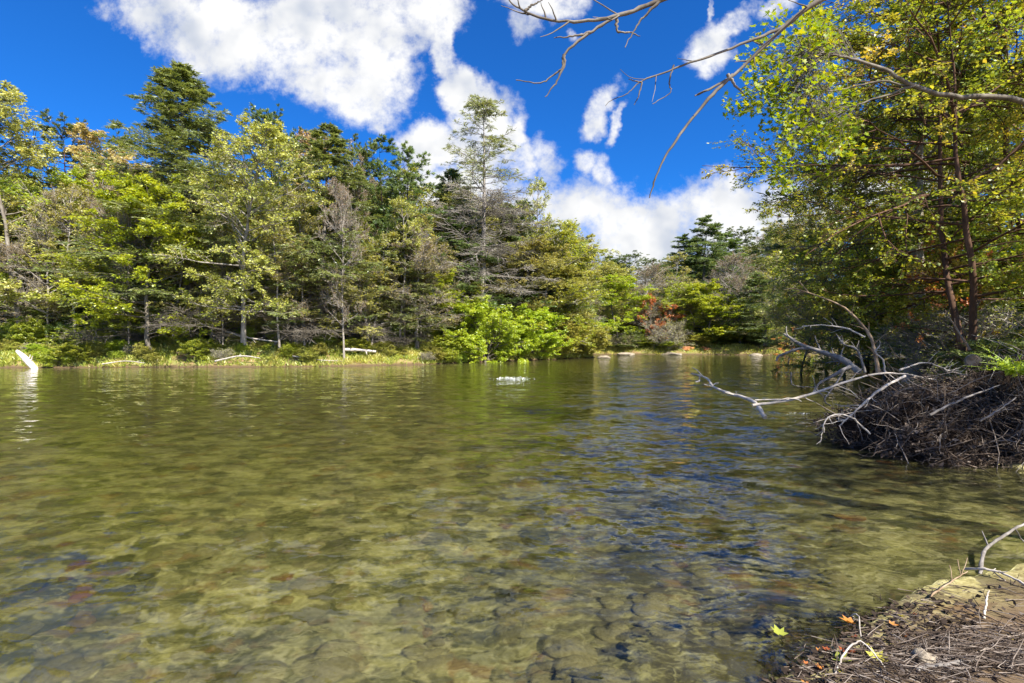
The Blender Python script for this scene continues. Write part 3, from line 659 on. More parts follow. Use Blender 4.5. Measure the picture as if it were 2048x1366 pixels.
for k in range(40):
    px = 1150 + k * 11.5 + rr.uniform(-8, 8); Y = rr.uniform(78, 125)
    top = 545 - max(0, px - 1300) * .40 + rr.uniform(-10, 40)
    kind = rr.choice(['olive', 'mid', 'olive', 'bare', 'bare'] if Y < 92 else ['spruce', 'olive', 'pale', 'pine', 'mid', 'bare'])
    if Y < 92: top += 35
    T(kind, 'hillside_tree', px, Y, top, rr.uniform(38, 58), {'spruce': 'dark evergreen on the hillside beyond the bend', 'pine': 'dark pine on the hillside beyond the bend', 'pale': 'pale yellow-green tree on the hillside beyond the bend', 'mid': 'green leafy tree on the hillside beyond the bend', 'olive': 'olive tree on the hillside beyond the bend', 'bare': 'bare tree on the hillside beyond the bend'}[kind], 'trees on the hillside beyond the bend')
for k in range(34):
    px = 1195 + k * 14 + rr.uniform(-8, 8); Y = 69.8 + rr.uniform(0, 2) - max(0, px - 1540) * .12
    kind = rr.choice(['shrub', 'rhodo', 'willow', 'shrub', 'greybush', 'rhodo'])
    T(kind, 'shore_shrub', px, Y, rr.uniform(655, 690), rr.uniform(22, 36), {'shrub': 'green shrub on the shore of the far bend', 'rhodo': 'dark shrub on the shore of the far bend', 'willow': 'yellow-green shrub on the shore of the far bend', 'greybush': 'grey leafless shrub on the shore of the far bend'}[kind], 'shrubs on the far bend shore', 'shrub')

# ------------------------------------------------------------------ right bank trees
P['rbank'] = broadleaf(31, 13, 4.6, .22, 30, 9, 9, 15, .08, .085, 'bark_red', 'rightleaf', trunks=2, lean=(-.12, 0), flat=.7, a0=88, a1=45, up=.0, droop=.03, lflat=.6, shape=.6, second='autumn', second_share=.2)
P['rbank2'] = broadleaf(32, 11, 4.2, .10, 42, 9, 8, 11, .08, .080, 'bark_gray', 'rightleaf', lean=(-.05, 0), flat=.7, a0=85, a1=45, up=.0, droop=.03, lflat=.6, shape=.6, second='autumn', second_share=.42)
P['rorange'] = broadleaf(33, 5, 2.4, .25, 18, 6, 5, 7, .12, .06, 'bark_red', 'autumn', flat=.6, shape=.7, second='orange', second_share=.32)
P['rpine'] = conifer(34, 17, 3.6, .25, 46, 11, 20, .24, .035, .2, 'bark_pale', 'pine', .0, 82, .6, tuft=True, irregular=.5, toplen=.15)
for (kind, name, px, Y, top, hw, lab, rot) in [
    ('rbank', 'leaning_tree', 1925, 14.5, -150, 330, 'large leaning tree with reddish trunk above the driftwood pile', 0.0),
    ('rbank', 'bank_tree', 2060, 17, -260, 330, 'tall leafy tree at the right edge behind the leaning reddish trunk', 2.0),
    ('rbank2', 'bank_tree', 1770, 22, 250, 170, 'yellowing tree left of the leaning reddish trunk', 1.0),
    ('rbank2', 'bank_tree', 1650, 30, 385, 120, 'yellow-orange turning tree overhanging the river farther up the right bank', 4.0),
    ('rbank2', 'bank_tree', 1575, 40, 415, 85, 'turning tree farthest along the right bank next to the dark pines', 3.0),
    ('rbank2', 'bank_tree', 1600, 27, 430, 110, 'low turning tree leaning out over the water before the far bend', 2.5),
    ('rbank2', 'bank_tree', 1690, 25, 320, 130, 'bright yellow-green tree between two turning trees of the right bank', 5.5),
    ('rbank', 'bank_tree', 1850, 27, 60, 190, 'tall green tree rising behind the yellowing right bank trees', 5.0),
    ('rbank2', 'bank_tree', 2040, 19, 330, 170, 'low leafy tree closing the gap at the right edge behind the leaning trunk', .4),
    ('rbank', 'bank_tree', 1830, 21, 380, 150, 'low green tree behind the orange leaved tree of the right bank', 3.4),
    ('rbank2', 'bank_tree', 1960, 28, 250, 210, 'yellow-green tree in the back of the right bank wood', 1.4),
    ('rbank', 'bank_tree', 1740, 31, 420, 110, 'green tree low over the river between the turning trees', 4.4),
    ('rpine', 'pine_tree', 1830, 19, -30, 200, 'pale barked pine with needle tufts at the upper right', .5),
    ('rorange', 'orange_tree', 1905, 15.5, 440, 90, 'small orange and yellow leaved tree beside the leaning reddish trunk', .0),
    ('rbank', 'bank_tree', 1960, 24, 100, 220, 'shaded green tree deep in the right bank wood', 2.2),
    ('olive', 'bank_tree', 1640, 46, 450, 90, 'olive tree behind the yellow-orange tree of the right bank', 2.2)]:
    plant('r', name, P[kind], px, Y, top, hw, rot, lab, 'tree')
for (kind, x, y, hgt, lab) in [('rbank2', 9.6, 3.4, 7.5, 'small unseen leafy tree added for shade on the right bank beside the viewer'), ('rbank2', 12.4, 5.6, 11, 'unseen leafy tree added for shade on the right bank behind the driftwood pile end')]:  # out-of-view trees added to shade the pile and the right-hand water
    e = plant('r', 'bank_tree', P[kind], 0, y, 683 - (hgt - CAMH) / y * 1024 if y > 0 else 0, None, 1.0, lab, 'tree', None, x=x); e.scale = (hgt / P[kind][2],) * 3
for k in range(30):
    Y = rr.uniform(12.5, 42); px0 = np.interp(Y, [11, 14, 20, 30, 42, 50], [1900, 1830, 1760, 1790, 1720, 1650]); px = px0 + rr.uniform(0, 1) ** 1.3 * 300
    kind = rr.choice(['rhodo', 'rshrub', 'rhodo', 'rshrub', 'mid', 'rshrub'] if Y > 18 else ['rhodo', 'rshrub', 'greybush'])
    hgt = (rr.uniform(1.2, 2.8) if Y > 16 else rr.uniform(.9, 1.5)) if kind != 'mid' else rr.uniform(4, 6)
    T(kind, 'shrub', px, Y, 683 - (hgt + .6 - CAMH) / Y * 1024, hgt * .75 / Y * 1024, {'rhodo': 'dark evergreen shrub in the shade of the right bank', 'rshrub': 'green shrub in the shade of the right bank', 'mid': 'green sapling in the shade of the right bank', 'greybush': 'leafless twiggy shrub in the shade of the right bank'}[kind], 'shrubs under the right bank trees', 'shrub')

# ------------------------------------------------------------------ driftwood pile
def tube_thing(name, pts, r0, r1, m, label, cat, group=None, sides=7, twigs=(), wob=.012, seed=0, parent=None):
    """one branch: a smooth curve through pts with side twigs"""
    rng = RNG(seed + 900); b = MB()
    def curve(pts, r0, r1, sd):
        pts = np.asarray(pts, float); n = max(10, len(pts) * 5)
        s = np.linspace(0, len(pts) - 1, n); i = np.minimum(s.astype(int), len(pts) - 2); f = (s - i)[:, None]
        Q = np.concatenate([[2 * pts[0] - pts[1]], pts, [2 * pts[-1] - pts[-2]]])
        a, b0, c, d = Q[i], Q[i + 1], Q[i + 2], Q[i + 3]
        C = .5 * (2 * b0 + (c - a) * f + (2 * a - 5 * b0 + 4 * c - d) * f ** 2 + (3 * b0 - a - 3 * c + d) * f ** 3)
        C[1:-1] += rng.normal(0, wob * .35, (n - 2, 3))
        t = np.linspace(0, 1, n); R = (r0 * (1 - t) + r1 * t) * rng.uniform(.86, 1.14, n)
        b.tubes(C[None], R[None], sd)
        return C
    C = curve(pts, r0, r1, sides)
    for tw in twigs:
        if isinstance(tw, (int, float)):
            k = int(tw); PP, D, _, tt = kids(C[None], k, .15, 1.0, rng.uniform(.5, 1.1, (1, k)), rng)
            Ls = rng.uniform(.12, .5, k) * min(1.5, np.linalg.norm(C[0] - C[-1])) * .55
            L = paths(PP, D, Ls, 6, .16, .0, rng); b.tubes(L, taper(k, 6, max(r1 * .8, r0 * .28), max(.0025, r1 * .4)), 4)
        else: curve(tw, r0 * .5, r1, 5)
    o = b.build(name, m, parent, True)
    if label: tag(o, label, cat, group)
    return o
def A(*l): return [at(*q) for q in l]

def debris_pile():
    root = empty('driftwood_pile', (8.45, 8.1, 0))
    tag(root, 'big dark brown heap of matted roots, twigs and flood debris at the right water edge', 'driftwood pile')
    rng = RNG(77)
    def surf(th, ph):
        """heap surface: half dome, longer than wide, rough"""
        x = np.cos(th) * np.cos(ph); y = np.sin(th) * np.cos(ph); z = np.sin(ph)
        k = 1 + .16 * np.sin(3.1 * th + 1) * np.cos(2 * ph) + .12 * np.sin(7 * th + 4 * ph) + .07 * np.sin(13 * th - 9 * ph) + .06 * np.sin(21 * th + 11 * ph) * np.sin(9 * ph + 5 * th)
        return np.stack([x * 3.05 * k, y * 1.25 * k, z * 1.22 * k * (1 + .10 * np.sin(2.3 * x * 3 + 1)) - .12], -1)
    nt, npz = 90, 26
    th, ph = np.meshgrid(np.linspace(0, 2 * np.pi, nt, endpoint=False), np.linspace(-.12, np.pi / 2, npz))
    V = surf(th, ph).reshape(-1, 3) * .93
    i = np.arange(npz - 1)[:, None]; j = np.arange(nt)[None]
    F = np.stack([i * nt + j, i * nt + (j + 1) % nt, (i + 1) * nt + (j + 1) % nt, (i + 1) * nt + j], -1).reshape(-1, 4)
    b = MB(); b.add(V, F); b.build('core', M['core'], root, True)
    # matted roots and twigs
    def mat_twigs(n, lo, hi, r0, tlo, thi, lift, horiz):
        th = rng.uniform(0, 2 * np.pi, n); ph = np.arcsin(rng.uniform(-.05, 1, n))
        s = surf(th, ph); e = 1e-3
        t1 = norm(surf(th + e, ph) - s); t2 = norm(surf(th, ph + e) - s)
        a = rng.normal(0, horiz, n) + rng.choice([0, np.pi], n)
        d = t1 * np.cos(a)[:, None] + t2 * np.sin(a)[:, None]; nn = norm(np.cross(t1, t2))
        d = d + nn * rng.normal(.0, lift, n)[:, None]
        L = paths(s * rng.uniform(.90, 1.03, n)[:, None] - d * .1, d, rng.uniform(lo, hi, n), 5, .30, -.03, rng)
        return L, rng.uniform(tlo, thi, n), r0
    b = MB()
    for args in ((15000, .10, .45, .0042, .05, .75, .35, 1.0), (3200, .25, .9, .006, .15, .85, .30, .8), (700, .3, 1.1, .006, .8, 1.0, .40, .8), (170, .6, 1.5, .013, .3, 1.0, .35, .7)):
        L, tn, r0 = mat_twigs(*args)
        b.tubes(L, taper(len(L), 5, r0 * rng.uniform(.6, 1.5, len(L)), r0 * .35), 3, tn)
    b.build('matted_roots', M['pile'], root)
    b = MB(); n = 9000
    th = rng.uniform(0, 2 * np.pi, n); ph = np.arcsin(rng.uniform(0, 1, n)); s = surf(th, ph) * rng.uniform(.96, 1.03, n)[:, None]
    b.leaves(s, rng.normal(size=(n, 3)), rng.uniform(.04, .10, n), .6, rng.uniform(.2, .8, n), rng)
    b.build('leaf_litter', M['pile'], root)
    b = MB(); n = 1100
    th = rng.uniform(0, 2 * np.pi, n); ph = np.arcsin(rng.uniform(.0, 1, n) ** .6); s = surf(th, ph)
    L = paths(s, norm(s) * .8 + rng.normal(0, .6, (n, 3)), rng.uniform(.15, .60, n), 6, .28, -.04, rng)
    b.tubes(L, taper(n, 6, rng.uniform(.003, .007, n), .0015), 4, rng.uniform(.5, 1, n)); b.build('loose_twigs', M['pile'], root, True)
    return root
pile = debris_pile()
DW = 'driftwood branches caught in the pile'
W_ = [
 ('driftpale', .026, .010, A((1505, 811, 8.6), (1600, 795, 8.5), (1680, 768, 8.3), (1735, 751, 8.2), (1800, 747, 8.1), (1880, 762, 8.0)), (3, A((1510, 800, 8.6), (1570, 798, 8.5), (1600, 795, 8.5)), 7), 'long pale branch arching from the pile out over the water'),
 ('driftpale', .040, .018, A((1530, 835, 9.2), (1505, 802, 9.6), (1460, 787, 10.2), (1428, 774, 10.8), (1412, 756, 11.2), (1384, 747, 11.6)), (2, A((1400, 752, 11.4), (1398, 762, 11.3), (1392, 764, 11.3)), 4), 'crooked stick rising from the water with a pinkish broken tip'),
 ('driftbrown', .036, .010, A((1757, 750, 8.8), (1750, 705, 8.9), (1738, 668, 9.0), (1712, 636, 9.1), (1670, 605, 9.2), (1586, 576, 9.3)), (10,), 'upright tan branch bending over to the left above the pile'),
 ('driftgray', .075, .022, A((1720, 745, 10.2), (1690, 722, 10.4), (1660, 709, 10.6), (1604, 690, 11), (1568, 668, 11.4)), (4, A((1640, 700, 10.8), (1600, 697, 11), (1560, 712, 11.2), (1552, 722, 11.2)), 8), 'thick grey log slanting up to the left behind the pile'),
 ('driftpale', .018, .007, A((1730, 674, 9.6), (1690, 656, 9.7), (1644, 650, 9.8), (1604, 653, 9.9)), (8,), 'thin bleached branch curving left beside the upright tan branch'),
 ('driftpale', .020, .008, A((1810, 752, 7.4), (1753, 784, 7.2), (1709, 824, 7.1), (1678, 852, 7.1)), (9,), 'pale stick sloping down across the left end of the pile'),
 ('driftpale', .012, .005, A((1740, 868, 7.0), (1705, 836, 7.0), (1676, 829, 7.0), (1652, 838, 7.0), (1643, 870, 7.0), (1640, 888, 7.0)), (14,), 'fan of thin bleached twigs at the left foot of the pile'),
 ('driftgray', .036, .012, A((1700, 733, 9.2), (1664, 752, 9.2), (1638, 768, 9.2), (1630, 785, 9.2)), (A((1690, 740, 9.2), (1670, 770, 9.2), (1650, 800, 9.2), (1662, 812, 9.2)), 3), 'dark forked branch reaching down to the water left of the pile'),
 ('driftbrown', .022, .008, A((1940, 700, 9.0), (1912, 655, 9.1), (1890, 620, 9.2)), (2,), 'short tan stick standing upright behind the pile'),
 ('driftgray', .014, .006, A((1960, 842, 6.75), (1994, 822, 6.7), (2032, 795, 6.7)), (2,), 'grey twig slanting up the face of the pile'),
 ('driftgray', .014, .005, A((1582, 745, 9.6), (1584, 768, 9.6), (1600, 772, 9.6), (1640, 776, 9.5)), (3,), 'small grey twig poking out of the water before the dark forked branch'),
 ('driftpale', .015, .006, A((1770, 748, 8.3), (1766, 720, 8.3), (1752, 705, 8.3), (1760, 690, 8.4)), (9,), 'short bleached forked twig on top of the pile'),
 ('driftpale', .016, .006, A((1800, 740, 8.2), (1850, 725, 8.4), (1900, 742, 8.4), (1930, 752, 8.4)), (16,), 'tangle of pale twigs along the crest of the pile'),
 ('driftgray', .018, .006, A((1860, 830, 6.9), (1920, 800, 6.9), (2000, 770, 7.0)), (2,), 'straight grey stick lying across the middle of the pile'),
 ('driftgray', .028, .010, A((1730, 745, 10.4), (1715, 700, 10.5), (1690, 690, 10.6), (1672, 668, 10.8)), (12,), 'grey branchy limb behind the upright tan branch'),
]
for k, (m, r0, r1, pts, tw, lab) in enumerate(W_):
    tube_thing('driftwood_branch', pts, r0, r1, M[m], lab, 'branch', DW, twigs=tw, seed=k)
# broken log end on top of the heap
lg = empty('broken_log', at(1946, 722, 8.3)); tag(lg, 'broken log end with a pale round face on top of the pile', 'log')
b = MB(); b.tubes(np.array([[(0, 0, 0), (.14, .16, .0), (.30, .33, -.02), (.50, .55, -.06)]]), np.array([[.10, .108, .115, .10]]), 12); b.build('log_body', M['bark_gray'], lg, True)
b = MB(); b.tubes(np.array([[(-.012, -.013, 0), (0.006, .007, 0)]]), np.array([[.085, .096]]), 12); b.build('log_face', M['driftbrown'], lg)

# ------------------------------------------------------------------ overhanging dead tree and maple
def at_xyz(*l): return [np.array(q, float) for q in l]
def dead_tree():
    root = empty('dead_tree', (6.0, 2.4, .3)); tag(root, 'bare dead tree whose twiggy grey limbs hang across the top of the sky', 'tree')
    off = np.array([6.0, 2.4, .3])
    def limb(name, pts, r0, r1, twigs, seed):
        o = tube_thing(name, [p - off for p in pts], r0, r1, M['bark_gray'], None, None, twigs=[(tw if isinstance(tw, (int, float)) else [p - off for p in tw]) for tw in twigs], seed=seed, wob=.010, parent=root)
        return o
    limb('trunk', at_xyz((6, 2.4, .1), (6.05, 2.5, 2), (5.9, 2.7, 4), (5.6, 3.0, 6), (5.3, 3.2, 8)), .22, .07, (6,), 1)
    limb('limb', at_xyz((5.95, 2.65, 3.7)) + A((1900, -130, 4.6), (1760, -55, 4.8), (1640, 0, 4.9), (1560, 62, 5.0), (1470, 148, 5.1), (1405, 185, 5.1), (1390, 192, 5.1)),
         .040, .006, (A((1465, 150, 5.1), (1420, 195, 5.1), (1370, 255, 5.1), (1330, 315, 5.1), (1310, 360, 5.1), (1299, 396, 5.1)), A((1455, 148, 5.1), (1470, 170, 5.1), (1490, 190, 5.1)), 7), 2)
    limb('limb', A((1590, 40, 5.0), (1530, 70, 5.0), (1440, 105, 5.0), (1360, 133, 5.0), (1280, 165, 5.0), (1255, 188, 5.0)),
         .017, .004, (A((1348, 130, 5.0), (1338, 165, 5.0), (1340, 185, 5.0), (1305, 208, 5.0)), A((1284, 165, 5.0), (1278, 190, 5.0), (1268, 210, 5.0)), A((1284, 165, 5.0), (1270, 162, 5.0), (1257, 158, 5.0)), 4), 3)
    limb('limb', at_xyz((5.75, 2.8, 5.0)) + A((1700, -250, 4.2), (1450, -60, 4.4), (1320, 0, 4.5), (1240, 30, 4.5), (1170, 43, 4.5), (1090, 38, 4.5), (1035, 14, 4.5), (1010, -10, 4.5)),
         .030, .004, (A((1228, 35, 4.5), (1180, 65, 4.5), (1130, 107, 4.5), (1125, 135, 4.5), (1105, 150, 4.5), (1080, 166, 4.5), (1032, 160, 4.5)), A((1128, 108, 4.5), (1128, 130, 4.5), (1112, 165, 4.5), (1090, 194, 4.5)),
          A((1180, 65, 4.5), (1150, 72, 4.5), (1108, 76, 4.5)), A((1232, 35, 4.5), (1236, 62, 4.5), (1260, 64, 4.5), (1280, 72, 4.5)), A((1322, 0, 4.5), (1295, 26, 4.5), (1275, 50, 4.5), (1250, 95, 4.5)),
          A((1050, 22, 4.5), (1065, 10, 4.5), (1085, 0, 4.5)), 10), 4)
    return root
dead_tree()

def maple_leaf_template():
    tip = []
    for k, (r, a) in enumerate([(.0, -90), (.30, -62), (.55, -20), (.34, 8), (.62, 38), (.36, 58), (.75, 90), (.36, 122), (.62, 142), (.34, 172), (.55, 200), (.30, 242)]):
        tip.append((r * math.cos(rad(a)), r * math.sin(rad(a)) + .0, 0))
    return np.array(tip)
def maple_tree():
    base = np.array([9.6, 8.6, .5]); root = empty('maple_tree', base); tag(root, 'sunlit maple branch with bright yellow-green lobed leaves hanging against blue sky', 'tree')
    rng = RNG(41); b = MB(); Lf = MB()
    tr = [np.array([0, 0, -.4]), np.array([.1, .1, 2]), np.array([-.05, .25, 4]), np.array([-.2, .3, 5.6]), np.array([-.6, .3, 7.5]), np.array([-.7, .4, 9.5])]
    def crv(pts, r0, r1, sd=6):
        pts = np.asarray(pts, float); n = len(pts) * 4; s = np.linspace(0, len(pts) - 1, n); C = np.stack([np.interp(s, np.arange(len(pts)), pts[:, k]) for k in range(3)], 1)
        for _ in range(2): C[1:-1] = (C[:-2] + 2 * C[1:-1] + C[2:]) / 4
        C[1:-1] += rng.normal(0, .008, (n - 2, 3)); b.tubes(C[None], taper(1, n, r0, r1), sd); return C
    crv(tr, .16, .06, 8)
    limb = crv([tr[2] * .3 + tr[3] * .7] + [p - base for p in A((2010, 190, 8.7), (1900, 196, 8.6), (1810, 165, 8.5), (1760, 132, 8.4), (1700, 118, 8.3), (1650, 105, 8.3), (1600, 110, 8.3))], .05, .012)
    l2 = crv([p - base for p in A((1830, 172, 8.5), (1770, 190, 8.5), (1700, 215, 8.5), (1640, 240, 8.5))], .022, .008, 5)
    l3 = crv([p - base for p in A((1850, 180, 8.5), (1760, 160, 8.7), (1680, 180, 8.7), (1600, 190, 8.7))], .02, .008, 5)
    limbs = np.concatenate([limb[12:], l2, l3])
    blobs = [(1610, 62, 50, 34), (1560, 105, 55, 40), (1525, 150, 42, 38), (1640, 60, 36, 30), (1648, 120, 42, 40), (1590, 150, 60, 40), (1520, 195, 40, 30), (1480, 218, 32, 20), (1560, 205, 46, 36), (1600, 225, 50, 36),
             (1555, 262, 42, 34), (1590, 290, 40, 34), (1540, 318, 26, 24), (1560, 350, 26, 26), (1575, 372, 10, 10), (1650, 240, 46, 50), (1690, 270, 40, 40), (1510, 100, 20, 25), (1545, 30, 20, 12), (1640, 320, 30, 26)]
    tpl = maple_leaf_template(); nl = len(tpl)
    for (cx, cy, ax, ay) in blobs:
        n = int(ax * ay * .11) + 10
        c = np.stack([at(cx + ax * rng.uniform(-1, 1), cy + ay * rng.uniform(-1, 1), 8.45 + rng.normal(0, .35)) for _ in range(max(5, n // 6))]) - base
        # twig from the nearest limb to every spray
        for q in c:
            dd = np.linalg.norm(limbs - q - np.array([-.3, 0, .1]), axis=1); s = limbs[rng.choice(np.argsort(dd)[:14])]
            crv([s, (s + q) / 2 + np.array([0, 0, .12]) + rng.normal(0, .05, 3), q], .0045, .002, 3)
        pos = np.repeat(c, 6, 0) + rng.normal(0, .075, (len(c) * 6, 3))
        N = len(pos); sz = rng.uniform(.055, .105, N)
        nrm = norm(np.stack([rng.normal(0, .45, N), rng.normal(-.35, .5, N), rng.normal(.75, .3, N)], 1)); d = norm(np.cross(nrm, rng.normal(size=(N, 3)))); d[:, 2] -= .25; d = norm(d)
        sd_ = norm(np.cross(d, nrm)); nrm = np.cross(sd_, d)
        V = pos[:, None] + (sd_[:, None] * tpl[None, :, :1] + d[:, None] * tpl[None, :, 1:2] + nrm[:, None] * (.10 * np.abs(tpl[None, :, :1]))) * sz[:, None, None]
        ctr = pos + d * (sz * .15)[:, None]
        V = np.concatenate([V, ctr[:, None]], 1).reshape(-1, 3)
        k = np.arange(nl); f = np.stack([k, (k + 1) % nl, np.full(nl, nl)], 1)
        F = (f[None] + (np.arange(N) * (nl + 1))[:, None, None]).reshape(-1, 3)
        Lf.add(V, F, np.repeat(np.clip(rng.normal(.55, .22, N), 0, 1), nl))
    b.build('trunk', M['bark_gray'], root, True); Lf.build('crown', M['maple'], root)
maple_tree()

# ------------------------------------------------------------------ banks: grass, sticks, rocks, logs
def grass():
    rng = RNG(8); b = MB()
    n = 120000; t = rng.uniform(0, 1, n); S = np.array([along(q) for q in np.linspace(0, 1, 800)])
    base = S[(t * 799).astype(int)] + np.stack([np.zeros(n), rng.uniform(-.3, 4.5, n)], 1) + rng.normal(0, .1, (n, 2))
    far = 12000; xs = rng.uniform(11, 33, far); ys = np.interp(xs, [11, 15, 20, 26, 31, 33], [67, 69, 68, 67, 64, 58]) + rng.uniform(-.2, 3, far)
    xy = np.concatenate([base, np.stack([xs, ys], 1)])
    d = sdf(xy[:, 0], xy[:, 1]); h = height(xy[:, 0], xy[:, 1], d); cl = fbm(xy[:, 0] * .8, xy[:, 1] * .8, 2) * 1.6
    keep = (d > -.1) & (h > -.02) & (rng.random(len(xy)) < .80 + cl * 2.2); xy = xy[keep]; h = h[keep]; cl = cl[keep]
    N = len(xy); pos = np.concatenate([xy, h[:, None]], 1)
    dr = np.stack([rng.normal(0, .8, N), rng.normal(-.2, .7, N), np.ones(N)], 1)
    b.leaves(pos, dr, rng.uniform(.10, .42, N), .16, np.clip(.5 + cl + rng.normal(0, .22, N), 0, 1), rng)
    tag(b.build('grass', M['grassm']), kind='stuff')
grass()
def ground_z(x, y): return float(height(np.array([x]), np.array([y]))[0])
lg = empty('dead_log', (-29.9, 32.0, -.05)); lg.scale = (.78, .78, .78); tag(lg, 'white weathered log with splayed roots leaning into the water by the left bank', 'log')
b = MB(); b.tubes(np.array([[(.30, 0, -.25), (.05, 0, .12), (-.42, 0, .62), (-.90, 0, 1.12), (-1.35, 0, 1.50)]]), np.array([[.17, .23, .24, .20, .11]]), 10); b.build('log_body', M['whitelog'], lg, True)
for k, (p, q, r) in enumerate([((-.30, .0, .60), (-.10, -.05, .84), (-.04, -.05, 1.10)), ((-.48, -.0, .78), (-.26, -.05, .98), (-.22, -.05, 1.2))]):
    b = MB(); b.tubes(np.array([[p, q, r]]), np.array([[.07, .04, .02]]), 6); b.build('root', M['whitelog'], lg, True)
for k, (m, r0, r1, pts, tw, lab) in enumerate([
    ('driftpale', .06, .03, A((430, 722, 34), (480, 712, 34.2), (520, 716, 34.3)), (3,), 'pale fallen branch at the water line right of the root wad'),
    ('driftpale', .09, .04, A((455, 664, 37), (500, 676, 36.6), (560, 684, 36.4)), (2,), 'bleached fallen trunk sloping through the grass below the yellow-green tree'),
    ('whitelog', .12, .08, A((690, 699, 36.4), (720, 700, 36.6), (752, 703, 36.8)), (1,), 'short white log lying on the grassy left bank'),
    ('driftgray', .10, .03, A((548, 690, 37), (585, 660, 37.5), (615, 640, 38)), (6,), 'grey uprooted snag leaning among the left bank shrubs'),
    ('driftpale', .04, .02, A((205, 728, 33.7), (250, 722, 33.8), (290, 726, 33.8)), (3,), 'thin pale stick along the water line in the left grass'),
    ('driftbrown', .12, .05, A((355, 704, 34.8), (375, 710, 34.6), (392, 716, 34.5)), (8,), 'brown root wad on the grassy left bank'),
    ('driftpale', .05, .02, A((585, 712, 35.2), (640, 720, 35.4), (690, 722, 35.8)), (5,), 'pale branchy stick on the left bank near the short white log')]):
    tube_thing('fallen_branch', pts, r0, r1, M[m], lab, 'fallen branch', 'fallen branches on the left bank', twigs=tw, seed=40 + k)
def rock_mesh(seed, m):
    rng = RNG(seed); b = MB(); nt, npz = 20, 11
    th, ph = np.meshgrid(np.linspace(0, 2 * np.pi, nt, endpoint=False), np.linspace(-1.5, 1.57, npz))
    x, y, z = np.cos(th) * np.cos(ph), np.sin(th) * np.cos(ph), np.sin(ph)
    k = 1 + sum(rng.normal(0, .13) * np.sin(rng.uniform(1, 4) * x + rng.uniform(1, 4) * y + rng.uniform(1, 4) * z + rng.uniform(0, 6)) for _ in range(7))
    V = (np.stack([x, y, z], -1) * k[..., None]).reshape(-1, 3)
    i = np.arange(npz - 1)[:, None]; j = np.arange(nt)[None]
    b.add(V, np.stack([i * nt + j, i * nt + (j + 1) % nt, (i + 1) * nt + (j + 1) % nt, (i + 1) * nt + j], -1).reshape(-1, 4))
    return b.mesh('rock', m, True)
def rock(me, name, loc, sc, rot, label, cat='rock', group=None):
    o = bpy.data.objects.new(name, me); COL.objects.link(o); o.location = loc; o.scale = sc; o.rotation_euler = rot
    return tag(o, label, cat, group)
RK = [rock_mesh(60 + k, M['rock']) for k in range(3)]
CL = [rock_mesh(70 + k, M['clay']) for k in range(2)]
for k, (px, py, Y, sx, sy, sz, lab) in enumerate([
    (1207, 716, 54, .75, .5, .22, 'flat pale rock at the water edge below the willow bush'), (1648, 722, 44, 1.5, 1.0, .45, 'large pale rock slab on the far right shore'),
    (1690, 726, 42, 1.1, .8, .35, 'smaller pale rock beside the large slab on the right shore'), (1512, 713, 62, .8, .6, .28, 'squat tan rock on the far shore below the dark evergreen'),
    (1250, 713, 66, 1.6, .8, .3, 'pale sandy ledge at the far bend left end'), (1345, 713, 67, 2.6, .8, .3, 'long sandy ledge at the far bend')]):
    p = at(px, py, Y); rock(RK[k % 3], 'shore_rock', (p[0], p[1], max(.02, p[2] * .3)), (sx, sy, sz), (0, 0, k), lab, 'rock', 'rocks on the shore')
for k, (px, py, Y, sx, sz, lab) in enumerate([(1372, 700, 69.3, 1.0, .8, 'orange clay slump above the far shore, left of two'), (1410, 703, 68.9, 1.0, .7, 'orange clay slump above the far shore, right of two'), (1425, 676, 71.5, 1.2, .7, 'dark red clay cut under the far right trees'), (1490, 683, 70.5, 1.8, .5, 'long red clay cut under the far right trees')]):
    p = at(px, py, Y); p[1] -= .6; p[2] = ground_z(p[0], p[1]) + .02; rock(CL[k % 2], 'clay_bank', tuple(p), (sx * .8, .6, sz * .36), (.2, 0, k), lab, 'clay bank', 'red clay banks at the far bend')
# stones on the river bed
GB = 'stones on the river bed'
ST = {'mossrock': [rock_mesh(80 + k, M['mossrock']) for k in range(3)], 'rustrock': [rock_mesh(90 + k, M['rustrock']) for k in range(2)], 'palerock': [rock_mesh(95 + k, M['palerock']) for k in range(2)]}
rs = random.Random(12); cnt = 0
while cnt < 260:
    Y = 2.4 + rs.random() ** 1.4 * 9.5; X = rs.uniform(-1.05, .75) * Y
    d = float(sdf(np.array([X]), np.array([Y]))[0])
    if d > -.35: continue
    kind = rs.choice(['mossrock'] * 4 + ['rustrock'] * 2 + ['palerock'] * 4); cnt += 1
    if Y < 3.6 and kind != 'palerock': kind = 'palerock'
    r = rs.uniform(.05, .19) * (.55 if kind == 'rustrock' else 1) * (.75 if Y < 3.6 else 1)
    rock(rs.choice(ST[kind]), 'river_stone', (X, Y, min(ground_z(X, Y) + r * .05, -r * .5 - .04)), (r * rs.uniform(.8, 1.4), r * rs.uniform(.8, 1.3), r * .38), (0, 0, rs.uniform(0, 6)),
         {'mossrock': 'dark mossy stone under the clear shallow water', 'rustrock': 'rust orange stone under the clear shallow water', 'palerock': 'pale tan stone under the clear shallow water'}[kind], 'stone', GB)

